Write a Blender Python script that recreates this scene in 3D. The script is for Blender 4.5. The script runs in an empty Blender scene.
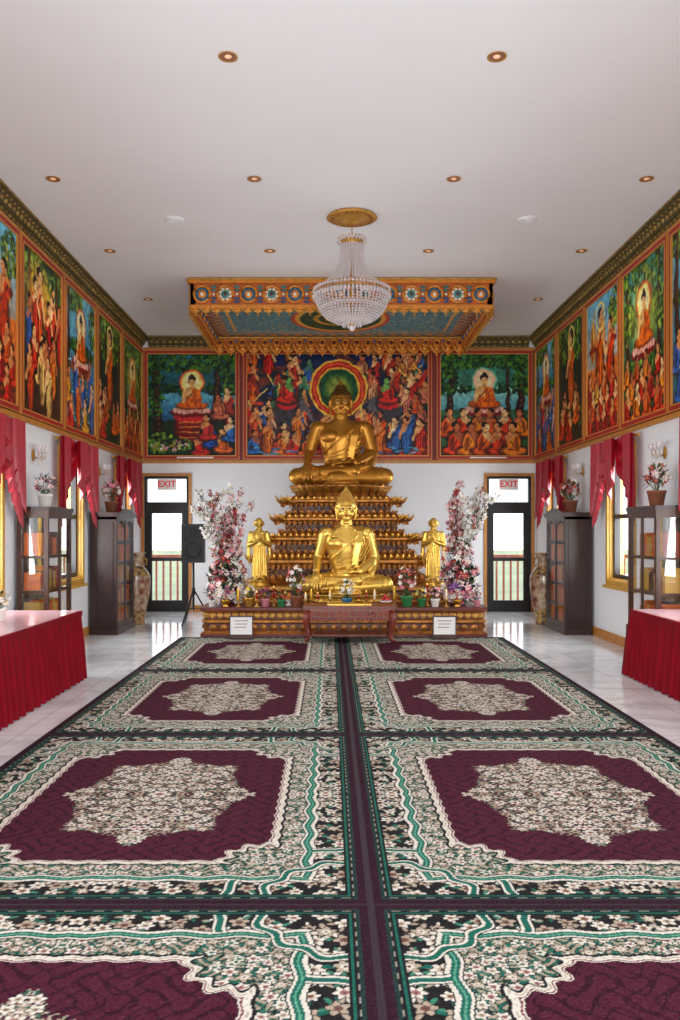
import bpy, math, random
import numpy as np
from mathutils import Vector, Matrix
R=random.Random(7)
pi=math.pi
scn=bpy.context.scene
scn.view_settings.view_transform='Standard'
scn.view_settings.look='None'
scn.view_settings.exposure=0.0
def lin(v):
    v=v/255.0
    return v/12.92 if v<=.04045 else ((v+.055)/1.055)**2.4
def C(r,g,b): return (lin(r),lin(g),lin(b),1)
_m={}
def M(name,rgb,rough=.5,metal=0,var=0.0,scale=8,bump=0.0,bscale=None,trans=0,emit=0,rgb2=None,spec=None):
    if name in _m: return _m[name]
    m=bpy.data.materials.new(name); m.use_nodes=True
    nt=m.node_tree; b=nt.nodes['Principled BSDF']
    c=C(*rgb); b.inputs['Base Color'].default_value=c
    b.inputs['Roughness'].default_value=rough; b.inputs['Metallic'].default_value=metal
    if trans: b.inputs['Transmission Weight'].default_value=trans
    if spec is not None: b.inputs['Specular IOR Level'].default_value=spec
    if emit:
        b.inputs['Emission Color'].default_value=c; b.inputs['Emission Strength'].default_value=emit
    tc=nt.nodes.new('ShaderNodeTexCoord')
    if var or rgb2:
        n=nt.nodes.new('ShaderNodeTexNoise'); n.inputs['Scale'].default_value=scale; n.inputs['Detail'].default_value=4
        nt.links.new(tc.outputs['Object'],n.inputs['Vector'])
        r=nt.nodes.new('ShaderNodeValToRGB'); r.color_ramp.elements[0].position=.35; r.color_ramp.elements[1].position=.65
        if rgb2: a0=c; a1=C(*rgb2)
        else:
            a0=tuple(x*(1-var) for x in c[:3])+(1,); a1=tuple(min(1,x*(1+var)) for x in c[:3])+(1,)
        r.color_ramp.elements[0].color=a0; r.color_ramp.elements[1].color=a1
        nt.links.new(n.outputs['Fac'],r.inputs['Fac']); nt.links.new(r.outputs['Color'],b.inputs['Base Color'])
    if bump:
        n2=nt.nodes.new('ShaderNodeTexNoise'); n2.inputs['Scale'].default_value=bscale or scale*4
        nt.links.new(tc.outputs['Object'],n2.inputs['Vector'])
        bp=nt.nodes.new('ShaderNodeBump'); bp.inputs['Strength'].default_value=bump; bp.inputs['Distance'].default_value=.02
        nt.links.new(n2.outputs['Fac'],bp.inputs['Height']); nt.links.new(bp.outputs['Normal'],b.inputs['Normal'])
    _m[name]=m; return m

# ---------------------------------------------------------------- mesh builder
class B:
    def __init__(s): s.v=[];s.f=[];s.mi=[];s.sm=[];s.mats=[]
    def m(s,mat):
        if mat not in s.mats: s.mats.append(mat)
        return s.mats.index(mat)
    def add(s,vs,fs,mat,smooth=False):
        o=len(s.v); s.v.extend([tuple(p) for p in vs]); k=s.m(mat)
        for f in fs:
            s.f.append(tuple(i+o for i in f)); s.mi.append(k); s.sm.append(smooth)
    def box(s,x0,x1,y0,y1,z0,z1,mat):
        s.add([(x0,y0,z0),(x1,y0,z0),(x1,y1,z0),(x0,y1,z0),(x0,y0,z1),(x1,y0,z1),(x1,y1,z1),(x0,y1,z1)],
          [(0,3,2,1),(4,5,6,7),(0,1,5,4),(1,2,6,5),(2,3,7,6),(3,0,4,7)],mat)
    def rings(s,rs,mat,cap=True,smooth=True,closed=True):
        n=len(rs[0]); vs=[p for r in rs for p in r]; fs=[]
        for i in range(len(rs)-1):
            for j in range(n if closed else n-1):
                k=(j+1)%n
                fs.append((i*n+j,i*n+k,(i+1)*n+k,(i+1)*n+j))
        s.add(vs,fs,mat,smooth)
        if cap:
            o=len(s.v)-len(vs); k=s.m(mat)
            s.f.append(tuple(o+i for i in range(n))[::-1]); s.f.append(tuple(o+(len(rs)-1)*n+i for i in range(n)))
            s.mi+= [k,k]; s.sm+=[False,False]
    def lathe(s,prof,mat,c=(0,0,0),n=20,smooth=True,cap=True,sx=1,sy=1):
        rs=[[(c[0]+max(r,1e-4)*sx*math.cos(2*pi*j/n),c[1]+max(r,1e-4)*sy*math.sin(2*pi*j/n),c[2]+z) for j in range(n)] for r,z in prof]
        s.rings(rs,mat,cap,smooth)
    def loft(s,prof,mat,n=24):
        rs=[[(cx+rx*math.cos(2*pi*j/n),cy+ry*math.sin(2*pi*j/n),z) for j in range(n)] for z,cx,cy,rx,ry in prof]
        s.rings(rs,mat)
    def tube(s,pts,rad,mat,n=8,closed=False):
        pts=[Vector(p) for p in pts]; L=len(pts)
        if not hasattr(rad,'__len__'): rad=[rad]*L
        rs=[]; 
        for i,p in enumerate(pts):
            t=(pts[(i+1)%L if closed else min(i+1,L-1)]-pts[(i-1)%L if closed else max(i-1,0)])
            if t.length<1e-9: t=Vector((0,0,1))
            t.normalize()
            u=Vector((0,0,1)) if abs(t.z)<.9 else Vector((1,0,0))
            a=t.cross(u).normalized(); b=t.cross(a).normalized()
            rs.append([tuple(p+(a*math.cos(2*pi*j/n)+b*math.sin(2*pi*j/n))*rad[i]) for j in range(n)])
        if closed: rs.append(rs[0])
        s.rings(rs,mat,cap=not closed)
    def ell(s,c,r,mat,n=12,axes=None,m=8):
        if not hasattr(r,'__len__'): r=(r,r,r)
        c=Vector(c); A=axes or (Vector((1,0,0)),Vector((0,1,0)),Vector((0,0,1)))
        vs=[];fs=[]
        vs.append(c-A[2]*r[2])
        for i in range(1,m):
            ph=-pi/2+pi*i/m
            for j in range(n):
                th=2*pi*j/n
                vs.append(c+A[0]*r[0]*math.cos(ph)*math.cos(th)+A[1]*r[1]*math.cos(ph)*math.sin(th)+A[2]*r[2]*math.sin(ph))
        vs.append(c+A[2]*r[2]); top=len(vs)-1
        for j in range(n):
            k=(j+1)%n
            fs.append((0,1+k,1+j)); fs.append((top,1+(m-2)*n+j,1+(m-2)*n+k))
            for i in range(m-2):
                fs.append((1+i*n+j,1+i*n+k,1+(i+1)*n+k,1+(i+1)*n+j))
        s.add(vs,fs,mat,True)
    def cap(s,p,q,r0,r1,mat,n=12):
        s.ell(p,r0,mat,n); s.ell(q,r1,mat,n); s.tube([p,q],[r0,r1],mat,n)
    def chain(s,pts,rs,mat,n=10):
        if not hasattr(rs,'__len__'): rs=[rs]*len(pts)
        for i in range(len(pts)-1): s.cap(pts[i],pts[i+1],rs[i],rs[i+1],mat,n)
    def torus(s,c,axis,Rr,r,mat,n=20,k=6):
        ax=Vector(axis).normalized(); u=Vector((0,0,1)) if abs(ax.z)<.9 else Vector((1,0,0))
        a=ax.cross(u).normalized(); b=ax.cross(a).normalized(); c=Vector(c)
        s.tube([c+(a*math.cos(2*pi*j/n)+b*math.sin(2*pi*j/n))*Rr for j in range(n)],r,mat,k,closed=True)
    def bead(s,c,r,mat,h=None):
        h=h or r; x,y,z=c
        s.add([(x+r,y,z),(x,y+r,z),(x-r,y,z),(x,y-r,z),(x,y,z+h),(x,y,z-h)],
              [(0,1,4),(1,2,4),(2,3,4),(3,0,4),(1,0,5),(2,1,5),(3,2,5),(0,3,5)],mat)
    def obj(s,name,loc=(0,0,0),rot=0,parent=None,scale=1):
        me=bpy.data.meshes.new(name); me.from_pydata(s.v,[],s.f)
        for m_ in s.mats: me.materials.append(m_)
        me.polygons.foreach_set('material_index',s.mi); me.polygons.foreach_set('use_smooth',s.sm); me.update()
        o=bpy.data.objects.new(name,me); scn.collection.objects.link(o)
        o.location=loc; o.rotation_euler=(0,0,rot); o.scale=(scale,)*3
        if parent: o.parent=parent
        return o
def empty(name,loc=(0,0,0),rot=0):
    o=bpy.data.objects.new(name,None); scn.collection.objects.link(o); o.location=loc; o.rotation_euler=(0,0,rot); return o

# ---------------------------------------------------------------- palette
GOLD=M('gold_leaf',(200,146,66),.34,.9,var=.15,scale=5,bump=.08,bscale=30)
GOLDB=M('aged_gold',(166,108,50),.42,.7,var=.35,scale=9,bump=.15,bscale=60)
GOLDP=M('gold_paint',(186,136,58),.45,.4,var=.2,scale=20)
REDB=M('lacquer_red',(96,28,18),.4,var=.25)
REDC=M('satin_red',(158,6,34),.42,var=.12,scale=6)
REDT=M('tablecloth_red',(118,3,20),.85,var=.12,scale=4,spec=.15)
PINKT=M('table_top_cover',(224,176,182),.15,var=.03)
WALL=M('white_wall_paint',(232,234,238),.7,var=.01,scale=2)
CEIL=M('ceiling_paint',(232,232,234),.8,var=.01,scale=1)
ORG=M('orange_wood_trim',(188,124,52),.4,var=.12,scale=10)
DARKW=M('dark_mahogany',(46,24,22),.35,var=.25,scale=6)
MIDW=M('brown_wood',(66,36,24),.4,var=.25,scale=8)
BLACK=M('black_plastic',(22,22,24),.45)
CHAR=M('dark_metal_frame',(30,27,28),.4,.3)
WHITE=M('white_plastic',(236,234,232),.4)
CREAM=M('cream_flower',(240,232,226),.6,var=.06)
PINK=M('pink_flower',(222,130,150),.6,var=.2,scale=20)
LPINK=M('pale_pink_flower',(240,204,208),.6,var=.08,scale=20)
MAG=M('magenta_flower',(150,34,74),.6,var=.2,scale=20)
REDF=M('red_flower',(176,26,36),.6,var=.2,scale=20)
YELF=M('yellow_flower',(236,196,60),.6,var=.1,scale=20)
PURP=M('purple_flower',(120,70,140),.6,var=.1,scale=20)
LEAF=M('green_leaf',(64,96,50),.5,var=.3,scale=10)
DLEAF=M('dark_green_leaf',(34,56,32),.5,var=.3,scale=10)
BARK=M('twig_bark',(84,62,48),.8,var=.2)
CRYS=M('crystal',(228,218,218),.1,0,trans=.25)
glass=bpy.data.materials.new('clear_glass'); glass.use_nodes=True
nt=glass.node_tree; nt.nodes.clear()
o_=nt.nodes.new('ShaderNodeOutputMaterial'); g_=nt.nodes.new('ShaderNodeBsdfGlossy'); t_=nt.nodes.new('ShaderNodeBsdfTransparent'); x_=nt.nodes.new('ShaderNodeMixShader')
g_.inputs['Roughness'].default_value=.02; x_.inputs[0].default_value=.07
nt.links.new(t_.outputs[0],x_.inputs[1]); nt.links.new(g_.outputs[0],x_.inputs[2]); nt.links.new(x_.outputs[0],o_.inputs[0])
GLASS=glass
def attr_mat(name,rough,bump=0,bs=200,spec=.5):
    m=bpy.data.materials.new(name); m.use_nodes=True; nt=m.node_tree; b=nt.nodes['Principled BSDF']
    a=nt.nodes.new('ShaderNodeAttribute'); a.attribute_name='Col'
    nt.links.new(a.outputs['Color'],b.inputs['Base Color']); b.inputs['Roughness'].default_value=rough
    b.inputs['Specular IOR Level'].default_value=spec
    if bump:
        tc=nt.nodes.new('ShaderNodeTexCoord'); n=nt.nodes.new('ShaderNodeTexNoise'); n.inputs['Scale'].default_value=bs
        nt.links.new(tc.outputs['Object'],n.inputs['Vector']); bp=nt.nodes.new('ShaderNodeBump'); bp.inputs['Strength'].default_value=bump; bp.inputs['Distance'].default_value=.005
        nt.links.new(n.outputs['Fac'],bp.inputs['Height']); nt.links.new(bp.outputs['Normal'],b.inputs['Normal'])
    return m
PAINT=attr_mat('mural_paint',.45,spec=.25)
CARPET=attr_mat('carpet_pile',.95,bump=.5,bs=250,spec=.1)

# ---------------------------------------------------------------- canvas painter
class Cv:
    def __init__(s,W,H,res=100,col=(100,100,100)):
        s.W,s.H,s.res=W,H,res; s.w=int(round(W*res)); s.h=int(round(H*res))
        s.a=np.zeros((s.h,s.w,3)); s.a[:]=np.array(col)
        s.X,s.Y=np.meshgrid((np.arange(s.w)+.5)/res,(np.arange(s.h)+.5)/res)
    def bb(s,cx,cy,r):
        x0=max(0,int((cx-r)*s.res)); x1=min(s.w,int((cx+r)*s.res)+2); y0=max(0,int((cy-r)*s.res)); y1=min(s.h,int((cy+r)*s.res)+2)
        return (slice(y0,y1),slice(x0,x1)) if x1>x0 and y1>y0 else None
    def mix(s,sl,mask,col):
        s.a[sl]=s.a[sl]*(1-mask[...,None])+np.array(col)*mask[...,None]
    def ell(s,cx,cy,rx,ry,col,rot=0,soft=.12,al=1):
        sl=s.bb(cx,cy,max(rx,ry)*(1+soft))
        if sl is None: return
        x=s.X[sl]-cx; y=s.Y[sl]-cy; c,n=math.cos(rot),math.sin(rot)
        u=(x*c+y*n)/rx; v=(-x*n+y*c)/ry; d=np.sqrt(u*u+v*v)
        s.mix(sl,np.clip((1+soft-d)/(2*soft),0,1)*al,col)
    def ring(s,cx,cy,r,w,col):
        sl=s.bb(cx,cy,r+w)
        if sl is None: return
        d=np.hypot(s.X[sl]-cx,s.Y[sl]-cy); s.mix(sl,np.clip((w-np.abs(d-r))*s.res+.5,0,1),col)
    def line(s,x0,y0,x1,y1,w,col,w1=None):
        L=max(abs(x1-x0),abs(y1-y0)); n=max(2,int(L/(w*.5))); w1=w if w1 is None else w1
        for i in range(n+1):
            t=i/n; s.ell(x0+(x1-x0)*t,y0+(y1-y0)*t,w+(w1-w)*t,w+(w1-w)*t,col)
    def grad(s,c0,c1,y0=0,y1=None):
        y1=s.H if y1 is None else y1
        t=np.clip((s.Y-y0)/(y1-y0),0,1)[...,None]; m=((s.Y>=y0)&(s.Y<=y1))[...,None]
        s.a=np.where(m,np.array(c0)*(1-t)+np.array(c1)*t,s.a)
    def mesh(s,name,mat,parent=None,vertical=True,loc=(0,0,0)):
        a=np.clip(s.a,0,255)/255; a=np.where(a<=.04045,a/12.92,((a+.055)/1.055)**2.4)
        h,w=s.h,s.w
        xs=np.linspace(-s.W/2,s.W/2,w); ys=np.linspace(0,s.H,h) if vertical else np.linspace(-s.H/2,s.H/2,h)
        X,Y=np.meshgrid(xs,ys); co=np.zeros((h*w,3),dtype=np.float32); co[:,0]=X.ravel()
        if vertical: co[:,2]=Y.ravel()
        else: co[:,1]=Y.ravel()
        idx=np.arange(h*w).reshape(h,w); f=np.stack([idx[:-1,:-1],idx[:-1,1:],idx[1:,1:],idx[1:,:-1]],-1).reshape(-1,4)
        me=bpy.data.meshes.new(name); me.vertices.add(h*w); me.vertices.foreach_set('co',co.ravel())
        me.loops.add(f.size); me.loops.foreach_set('vertex_index',f.ravel().astype(np.int32))
        me.polygons.add(len(f)); me.polygons.foreach_set('loop_start',np.arange(0,f.size,4,dtype=np.int32)); me.polygons.foreach_set('loop_total',np.full(len(f),4,dtype=np.int32))
        me.update(); ca=me.color_attributes.new('Col','FLOAT_COLOR','POINT')
        col=np.ones((h*w,4),dtype=np.float32); col[:,:3]=a.reshape(-1,3); ca.data.foreach_set('color',col.ravel())
        me.materials.append(mat); me.validate()
        o=bpy.data.objects.new(name,me); scn.collection.objects.link(o); o.location=loc
        if parent: o.parent=parent
        return o

def darker(c,k): return tuple(x*k for x in c)
SK=[(224,164,112),(206,140,92),(176,108,70),(232,180,130)]
OR=[(222,98,24),(206,70,20),(236,130,34),(180,40,24)]
def person(cv,r,x,y,s,robe,skin,kneel=True,d=1):
    hy=.62 if kneel else 1.0
    dk=(24,16,18)
    if kneel:
        cv.ell(x,y+.08*s,.34*s,.15*s,dk,al=.7); cv.ell(x,y+.28*s,.20*s,.27*s,dk,al=.6)
        cv.ell(x,y+.08*s,.30*s,.11*s,darker(robe,.6)); cv.ell(x-.02*s*d,y+.09*s,.24*s,.08*s,robe)
        cv.ell(x,y+.28*s,.16*s,.22*s,robe,rot=-.15*d); cv.ell(x-.07*s*d,y+.24*s,.05*s,.17*s,darker(robe,.5),rot=-.15*d,al=.8)
        cv.ell(x+.05*s*d,y+.32*s,.04*s,.12*s,tuple(min(255,q*1.25) for q in robe),rot=-.2*d,al=.7)
        cv.line(x-.12*s,y+.12*s,x+.1*s,y+.10*s,.012*s,darker(robe,.45)); cv.line(x-.02*s,y+.2*s,x+.08*s*d,y+.38*s,.012*s,darker(robe,.5))
        cv.line(x+.02*s,y+.42*s,x+.15*s*d,y+.32*s,.035*s,skin); cv.line(x+.15*s*d,y+.32*s,x+.17*s*d,y+.42*s,.028*s,skin)
    else:
        cv.ell(x,y+.38*s,.19*s,.42*s,dk,al=.6)
        cv.ell(x,y+.35*s,.15*s,.36*s,darker(robe,.7)); cv.ell(x+.03*s*d,y+.38*s,.09*s,.34*s,robe)
        cv.ell(x,y+.7*s,.15*s,.16*s,robe); cv.line(x+.1*s*d,y+.78*s,x+.22*s*d,y+.5*s,.04*s,skin)
        cv.ell(x+.05*s*d,y+.42*s,.025*s,.3*s,tuple(min(255,q*1.25) for q in robe),al=.7)
        for q in (-.08,-.02,.07): cv.line(x+q*s,y+.05*s,x+(q+.03)*s,y+.62*s,.011*s,darker(robe,.45))
        cv.line(x+.12*s,y+.8*s,x-.12*s,y+.55*s,.015*s,darker(robe,.5)); cv.ell(x-.06*s,y+.74*s,.06*s,.06*s,skin)
    cv.ell(x+.05*s*d,y+(hy-.16)*s,.09*s,.07*s,skin); cv.ell(x+.02*s*d,y+(hy-.1)*s,.045*s,.05*s,darker(skin,.7))
    cv.ell(x+.03*s*d,y+hy*s,.085*s,.105*s,skin); cv.ell(x+.005*s*d,y+(hy+.05)*s,.085*s,.07*s,(34,22,20)); cv.ell(x+.05*s*d,y+hy*s,.05*s,.07*s,tuple(min(255,q*1.08) for q in skin))
    if s>.45:
        cv.ell(x+.035*s*d,y+(hy+.01)*s,.012*s,.008*s,(50,30,24)); cv.ell(x+.075*s*d,y+(hy+.01)*s,.010*s,.008*s,(50,30,24)); cv.ell(x+.06*s*d,y+(hy-.04)*s,.02*s,.008*s,(150,60,50))
def seated(cv,x,y,s,robe=(226,110,26),skin=(230,176,116),halo=(250,220,120),rim=(220,80,60),base=True):
    if base:
        cv.ell(x,y-.10*s,.62*s,.14*s,(120,24,30)); cv.ell(x,y-.04*s,.56*s,.10*s,(206,120,100)); 
        for k in range(9): cv.ell(x+(k-4)*.12*s,y-.05*s,.05*s,.08*s,(230,176,160)); 
    if halo is not None:
        cv.ell(x,y+.78*s,.36*s,.36*s,rim,soft=.08); cv.ell(x,y+.78*s,.31*s,.31*s,halo,soft=.1); cv.ell(x,y+.78*s,.2*s,.2*s,(252,244,190),soft=.5)
    cv.ell(x,y+.10*s,.46*s,.13*s,darker(robe,.6)); cv.ell(x,y+.12*s,.40*s,.09*s,robe)
    for q in (-.25,-.1,.1,.25): cv.line(x+q*s,y+.06*s,x+q*1.3*s,y+.16*s,.012*s,darker(robe,.5))
    cv.ell(x,y+.38*s,.19*s,.26*s,robe); cv.ell(x-.08*s,y+.46*s,.10*s,.13*s,skin)
    cv.line(x-.2*s,y+.52*s,x-.26*s,y+.2*s,.05*s,skin); cv.line(x+.19*s,y+.52*s,x+.24*s,y+.26*s,.06*s,robe); cv.line(x+.24*s,y+.25*s,x,y+.2*s,.05*s,darker(robe,.85))
    cv.line(x+.12*s,y+.58*s,x-.14*s,y+.28*s,.015*s,darker(robe,.5)); cv.line(x+.10*s,y+.5*s,x+.02*s,y+.2*s,.015*s,darker(robe,.6)); cv.line(x+.16*s,y+.48*s,x+.1*s,y+.2*s,.012*s,darker(robe,.55))
    cv.ell(x,y+.64*s,.06*s,.08*s,darker(skin,.85)); cv.ell(x,y+.78*s,.11*s,.14*s,skin); cv.ell(x,y+.86*s,.115*s,.09*s,(40,26,30)); cv.ell(x,y+.95*s,.05*s,.05*s,(40,26,30))
    cv.ell(x,y+.76*s,.085*s,.10*s,skin)
    for q in (-1,1): cv.ell(x+q*.04*s,y+.775*s,.022*s,.008*s,(60,34,26))
    cv.ell(x,y+.71*s,.025*s,.01*s,(170,70,50))
def foliage(cv,r,cx,cy,rx,ry,cols,n,sz=.05):
    for i in range(n):
        a=r.uniform(0,2*pi); q=math.sqrt(r.random()); t=i/n
        c=cols[min(len(cols)-1,int(t*len(cols)))]; k=r.uniform(.8,1.2)
        cv.ell(cx+rx*q*math.cos(a),cy+ry*q*math.sin(a),sz*r.uniform(.5,1.2),sz*r.uniform(.3,.8),tuple(x*k for x in c),rot=r.uniform(0,3),al=.9)
GR=[(10,28,18),(20,50,26),(38,80,32),(78,120,44),(130,156,64)]
def trunk(cv,r,x,y0,y1,w,col=(70,44,30)):
    px=x
    n=14
    for i in range(n):
        t=i/n; nx=px+r.uniform(-.02,.02)
        cv.line(px,y0+(y1-y0)*t,nx,y0+(y1-y0)*(t+1/n),w*(1.4-.7*t),darker(col,.6)); cv.line(px+.2*w,y0+(y1-y0)*t,nx+.2*w,y0+(y1-y0)*(t+1/n),w*.5,tuple(q*1.4 for q in col)); px=nx
def scene(W,H,seed,kind):
    r=random.Random(seed); cv=Cv(W,H,100)
    if kind=='forest':
        cv.grad((36,66,34),(70,140,130)); cv.grad((86,86,36),(40,84,46),0,H*.4)
        for k in range(3): foliage(cv,r,r.uniform(0,W),H*r.uniform(.6,.85),W*.3,H*.12,GR[:4],80,.07)
        for k in range(3): trunk(cv,r,W*(.12+.38*k)+r.uniform(-.06,.06),H*.30,H,.05)
        foliage(cv,r,W*.5,H*.95,W*.55,H*.12,GR,260,.05); foliage(cv,r,W*.05,H*.7,W*.16,H*.2,GR,110,.05); foliage(cv,r,W*.95,H*.7,W*.16,H*.2,GR,110,.05)
        foliage(cv,r,W*.5,H*.34,W*.5,H*.05,GR,110,.04)
        cv.ell(W*.5,H*.66,.42,.42,(240,210,110),soft=.6,al=.6)
        seated(cv,W*.5,H*.46,H*.36)
        for row in range(3):
            n=4
            for k in range(n): person(cv,r,W*(k+.3+.4*(row%2)+r.uniform(-.08,.08))/n,H*(.22-.12*row),H*(.28+.04*row),r.choice(OR),r.choice(SK),True,1 if k<n/2 else -1)
    elif kind=='backleft':
        cv.grad((30,58,34),(50,110,130)); cv.grad((40,96,132),(110,170,190),H*.35,H*.62); cv.grad((18,42,34),(40,64,34),0,H*.35)
        foliage(cv,r,W*.5,H*.66,W*.5,H*.06,GR[:3],120,.05)
        trunk(cv,r,W*.12,H*.2,H,.07); trunk(cv,r,W*.74,H*.3,H,.05); trunk(cv,r,W*.9,H*.2,H,.045)
        foliage(cv,r,W*.5,H*.94,W*.55,H*.12,GR[:4],420,.05); foliage(cv,r,W*.05,H*.65,W*.14,H*.3,GR[:4],160,.05); foliage(cv,r,W*.95,H*.75,W*.12,H*.16,GR[:4],110,.05)
        cv.ell(W*.5,H*.28,W*.2,H*.16,(120,24,24)); cv.ell(W*.5,H*.38,W*.21,H*.06,(186,50,50))
        for k in range(4): cv.line(W*.36,H*(.18+.05*k),W*.64,H*(.18+.05*k),.010,(210,130,60))
        seated(cv,W*.5,H*.46,H*.34)
        foliage(cv,r,W*.2,H*.12,W*.3,H*.1,GR[1:],130,.05)
        for k,(x,y,c) in enumerate([(.92,.30,(200,80,60)),(.82,.36,(210,120,90)),(.60,.0,(190,40,40)),(.74,.08,(50,100,190)),(.86,.03,(220,110,50)),(.68,.16,(200,60,60)),(.95,.14,(60,120,190))]): person(cv,r,W*x,H*y,H*.34,c,r.choice(SK),k!=0,-1)
        foliage(cv,r,W*.25,H*.1,W*.22,H*.05,[(190,150,60),(220,120,160),(230,220,210)],50,.025)
    elif kind=='backright':
        cv.grad((60,90,50),(70,130,120)); cv.grad((90,150,160),(150,200,190),H*.45,H*.68)
        foliage(cv,r,W*.5,H*.66,W*.5,H*.05,GR[:3],90,.05)
        trunk(cv,r,W*.5,H*.5,H,.09); trunk(cv,r,W*.1,H*.3,H,.05); trunk(cv,r,W*.9,H*.3,H,.06); trunk(cv,r,W*.78,H*.4,H,.03)
        foliage(cv,r,W*.5,H*.95,W*.55,H*.10,GR[:4],380,.05); foliage(cv,r,W*.06,H*.76,W*.14,H*.16,GR[:4],110,.05); foliage(cv,r,W*.95,H*.76,W*.12,H*.16,GR[:4],100,.05)
        cv.ell(W*.5,H*.40,W*.2,H*.09,(90,90,60)); seated(cv,W*.5,H*.47,H*.35,halo=(240,170,140),rim=(90,180,150))
        for row in range(2):
            for k in range(6-row): person(cv,r,W*(k+.5+.5*row)/(6),H*(.19-.18*row),H*(.38+.06*row),OR[(k+row)%3],r.choice(SK),True,1 if k<3 else -1)
    elif kind=='mara':
        cv.grad((44,50,70),(20,40,84)); cv.grad((150,44,30),(60,46,60),0,H*.45)
        for k in range(70): cv.ell(r.uniform(0,W),r.uniform(.45,1)*H,.22,.07,r.choice([(40,70,110),(30,46,84),(130,60,50),(150,70,40),(30,70,60)]),rot=r.uniform(-.7,.7),al=.6)
        for k in range(100):
            x=r.uniform(.0,1.0); 
            if abs(x-.5)<.13: continue
            y=.93-.75*k/100; left=x<.5
            c=r.choice([(206,44,26),(226,100,30),(230,140,50),(190,60,30),(50,110,90),(60,100,160)] if left else [(216,150,110),(226,100,40),(206,50,30),(230,160,60),(206,120,100),(190,60,40),(70,110,160)])
            person(cv,r,W*x,H*y-.14,H*r.uniform(.22,.34),c,r.choice(SK+[(90,130,100),(160,60,40)]),r.random()<.45,1 if left else -1)
            if k%4==0: cv.line(W*x,H*y,W*x+r.uniform(-.35,.35),H*y+.28,.011,(230,196,110))
            if k%4==0: cv.ell(W*x+.1,H*y,.12,.05,(220,80,40),rot=r.uniform(-1,1),al=.7)
        for sx,d in ((.22,1),(.78,-1)):
            g=(70,66,72); cv.ell(W*sx,H*.42,.27,.19,g); cv.ell(W*sx+.25*d,H*.5,.14,.15,(98,94,100)); cv.ell(W*sx+.17*d,H*.5,.08,.12,(60,56,62))
            for q in range(8): cv.ell(W*sx+(.36+.02*q)*d,H*.48-.04*q,.045-.003*q,.045,(104,98,104))
            for q in (-.2,-.05,.1,.22): cv.line(W*sx+q,H*.34,W*sx+q,H*.2,.045,g)
            cv.ell(W*sx,H*.5,.2,.09,(190,40,40)); person(cv,r,W*sx,H*.52,H*.36,(220,60,40),(110,160,90),True,d)
        for row in range(2):
            for k in range(13):
                x=W*(.03+.94*k/12)+r.uniform(-.05,.05); person(cv,r,x,.14-.16*row+r.uniform(0,.08),H*.33,r.choice([(60,110,170),(206,56,30),(226,120,40),(196,40,34),(214,90,40)]),r.choice(SK),r.random()<.6,1 if k<6 else -1)
        for k in range(60): cv.ell(r.uniform(0,W),r.uniform(0,.08)*H,.08,.02,r.choice([(50,110,170),(110,170,200),(200,50,40),(226,120,50)]),rot=r.uniform(-.4,.4),al=.8)
        cx,cy=W/2+.02,H*.66
        cv.ell(cx,cy,.55,.55,(176,34,26),soft=.03); cv.ring(cx,cy,.54,.02,(236,180,80)); cv.ell(cx,cy,.40,.40,(26,84,50),soft=.03); cv.ring(cx,cy,.40,.02,(230,170,70)); cv.ring(cx,cy,.47,.012,(220,110,50))
        cv.ell(cx,cy,.24,.24,(130,140,60),soft=.3)
    elif kind=='river':
        cv.grad((30,70,90),(120,180,200)); cv.grad((30,90,96),(60,130,160),0,H*.5)
        foliage(cv,r,W*.5,H*.60,W*.5,H*.05,GR[:4],120,.06); foliage(cv,r,W*.2,H*.95,W*.4,H*.10,GR,200,.05); foliage(cv,r,W*.95,H*.85,W*.15,H*.2,GR,120,.05); trunk(cv,r,W*.1,H*.3,H,.05)
        for k in range(50): x=r.uniform(0,W);y=r.uniform(.05,.5)*H; cv.line(x,y,x+.15,y,.007,(150,205,214))
        cv.ell(W*.5,H*.45,W*.36,.12,(130,80,50)); seated(cv,W*.52,H*.52,H*.34,halo=(250,230,160)); 
        for k in range(8): person(cv,r,W*(k%4+.4+.3*(k//4))/4,H*(.18-.18*(k//4)),H*.36,r.choice([(200,60,50),(60,110,180),(230,160,60),(226,110,30)]),r.choice(SK),k%2==0,1 if k%4<2 else -1)
    elif kind=='temple':
        cv.grad((210,120,60),(110,180,214)); cv.grad((130,60,30),(216,120,56),0,H*.5)
        for k in range(3):
            x=W*(.2+.3*k); cv.ell(x,H*.7,.13,.3,(206,134,60)); cv.line(x,H*.75,x,H*.97,.05,(236,176,80),.008); cv.ell(x,H*.64,.2,.05,(130,44,34)); cv.ell(x-.05,H*.7,.03,.26,(140,76,36))
        foliage(cv,r,W*.9,H*.85,W*.2,H*.14,GR,120,.05)
        person(cv,r,W*.42,H*.3,H*.56,(232,100,20),SK[0],False,1); cv.ring(W*.42+.02,H*.86,.2,.02,(250,220,120))
        person(cv,r,W*.75,H*.3,H*.46,(212,70,20),SK[1],False,-1)
        for row in range(3):
            for k in range(4): person(cv,r,W*(k+.3+.4*(row%2))/4,H*(.22-.12*row),H*.34,r.choice([(220,90,20),(200,50,30),(240,170,80),(170,30,30)]),r.choice(SK),True,1 if k<2 else -1)
    elif kind=='crowd':
        cv.grad((70,40,24),(30,70,64)); foliage(cv,r,W*.5,H*.88,W*.55,H*.16,GR,320,.06); trunk(cv,r,W*.85,H*.4,H,.06); trunk(cv,r,W*.2,H*.5,H,.04); foliage(cv,r,W*.5,H*.5,W*.5,H*.08,GR[:4],120,.05)
        cv.ell(W*.4,H*.72,.42,.4,(236,160,56),soft=.5,al=.8); person(cv,r,W*.4,H*.38,H*.5,(220,90,30),SK[0],False,1)
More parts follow.
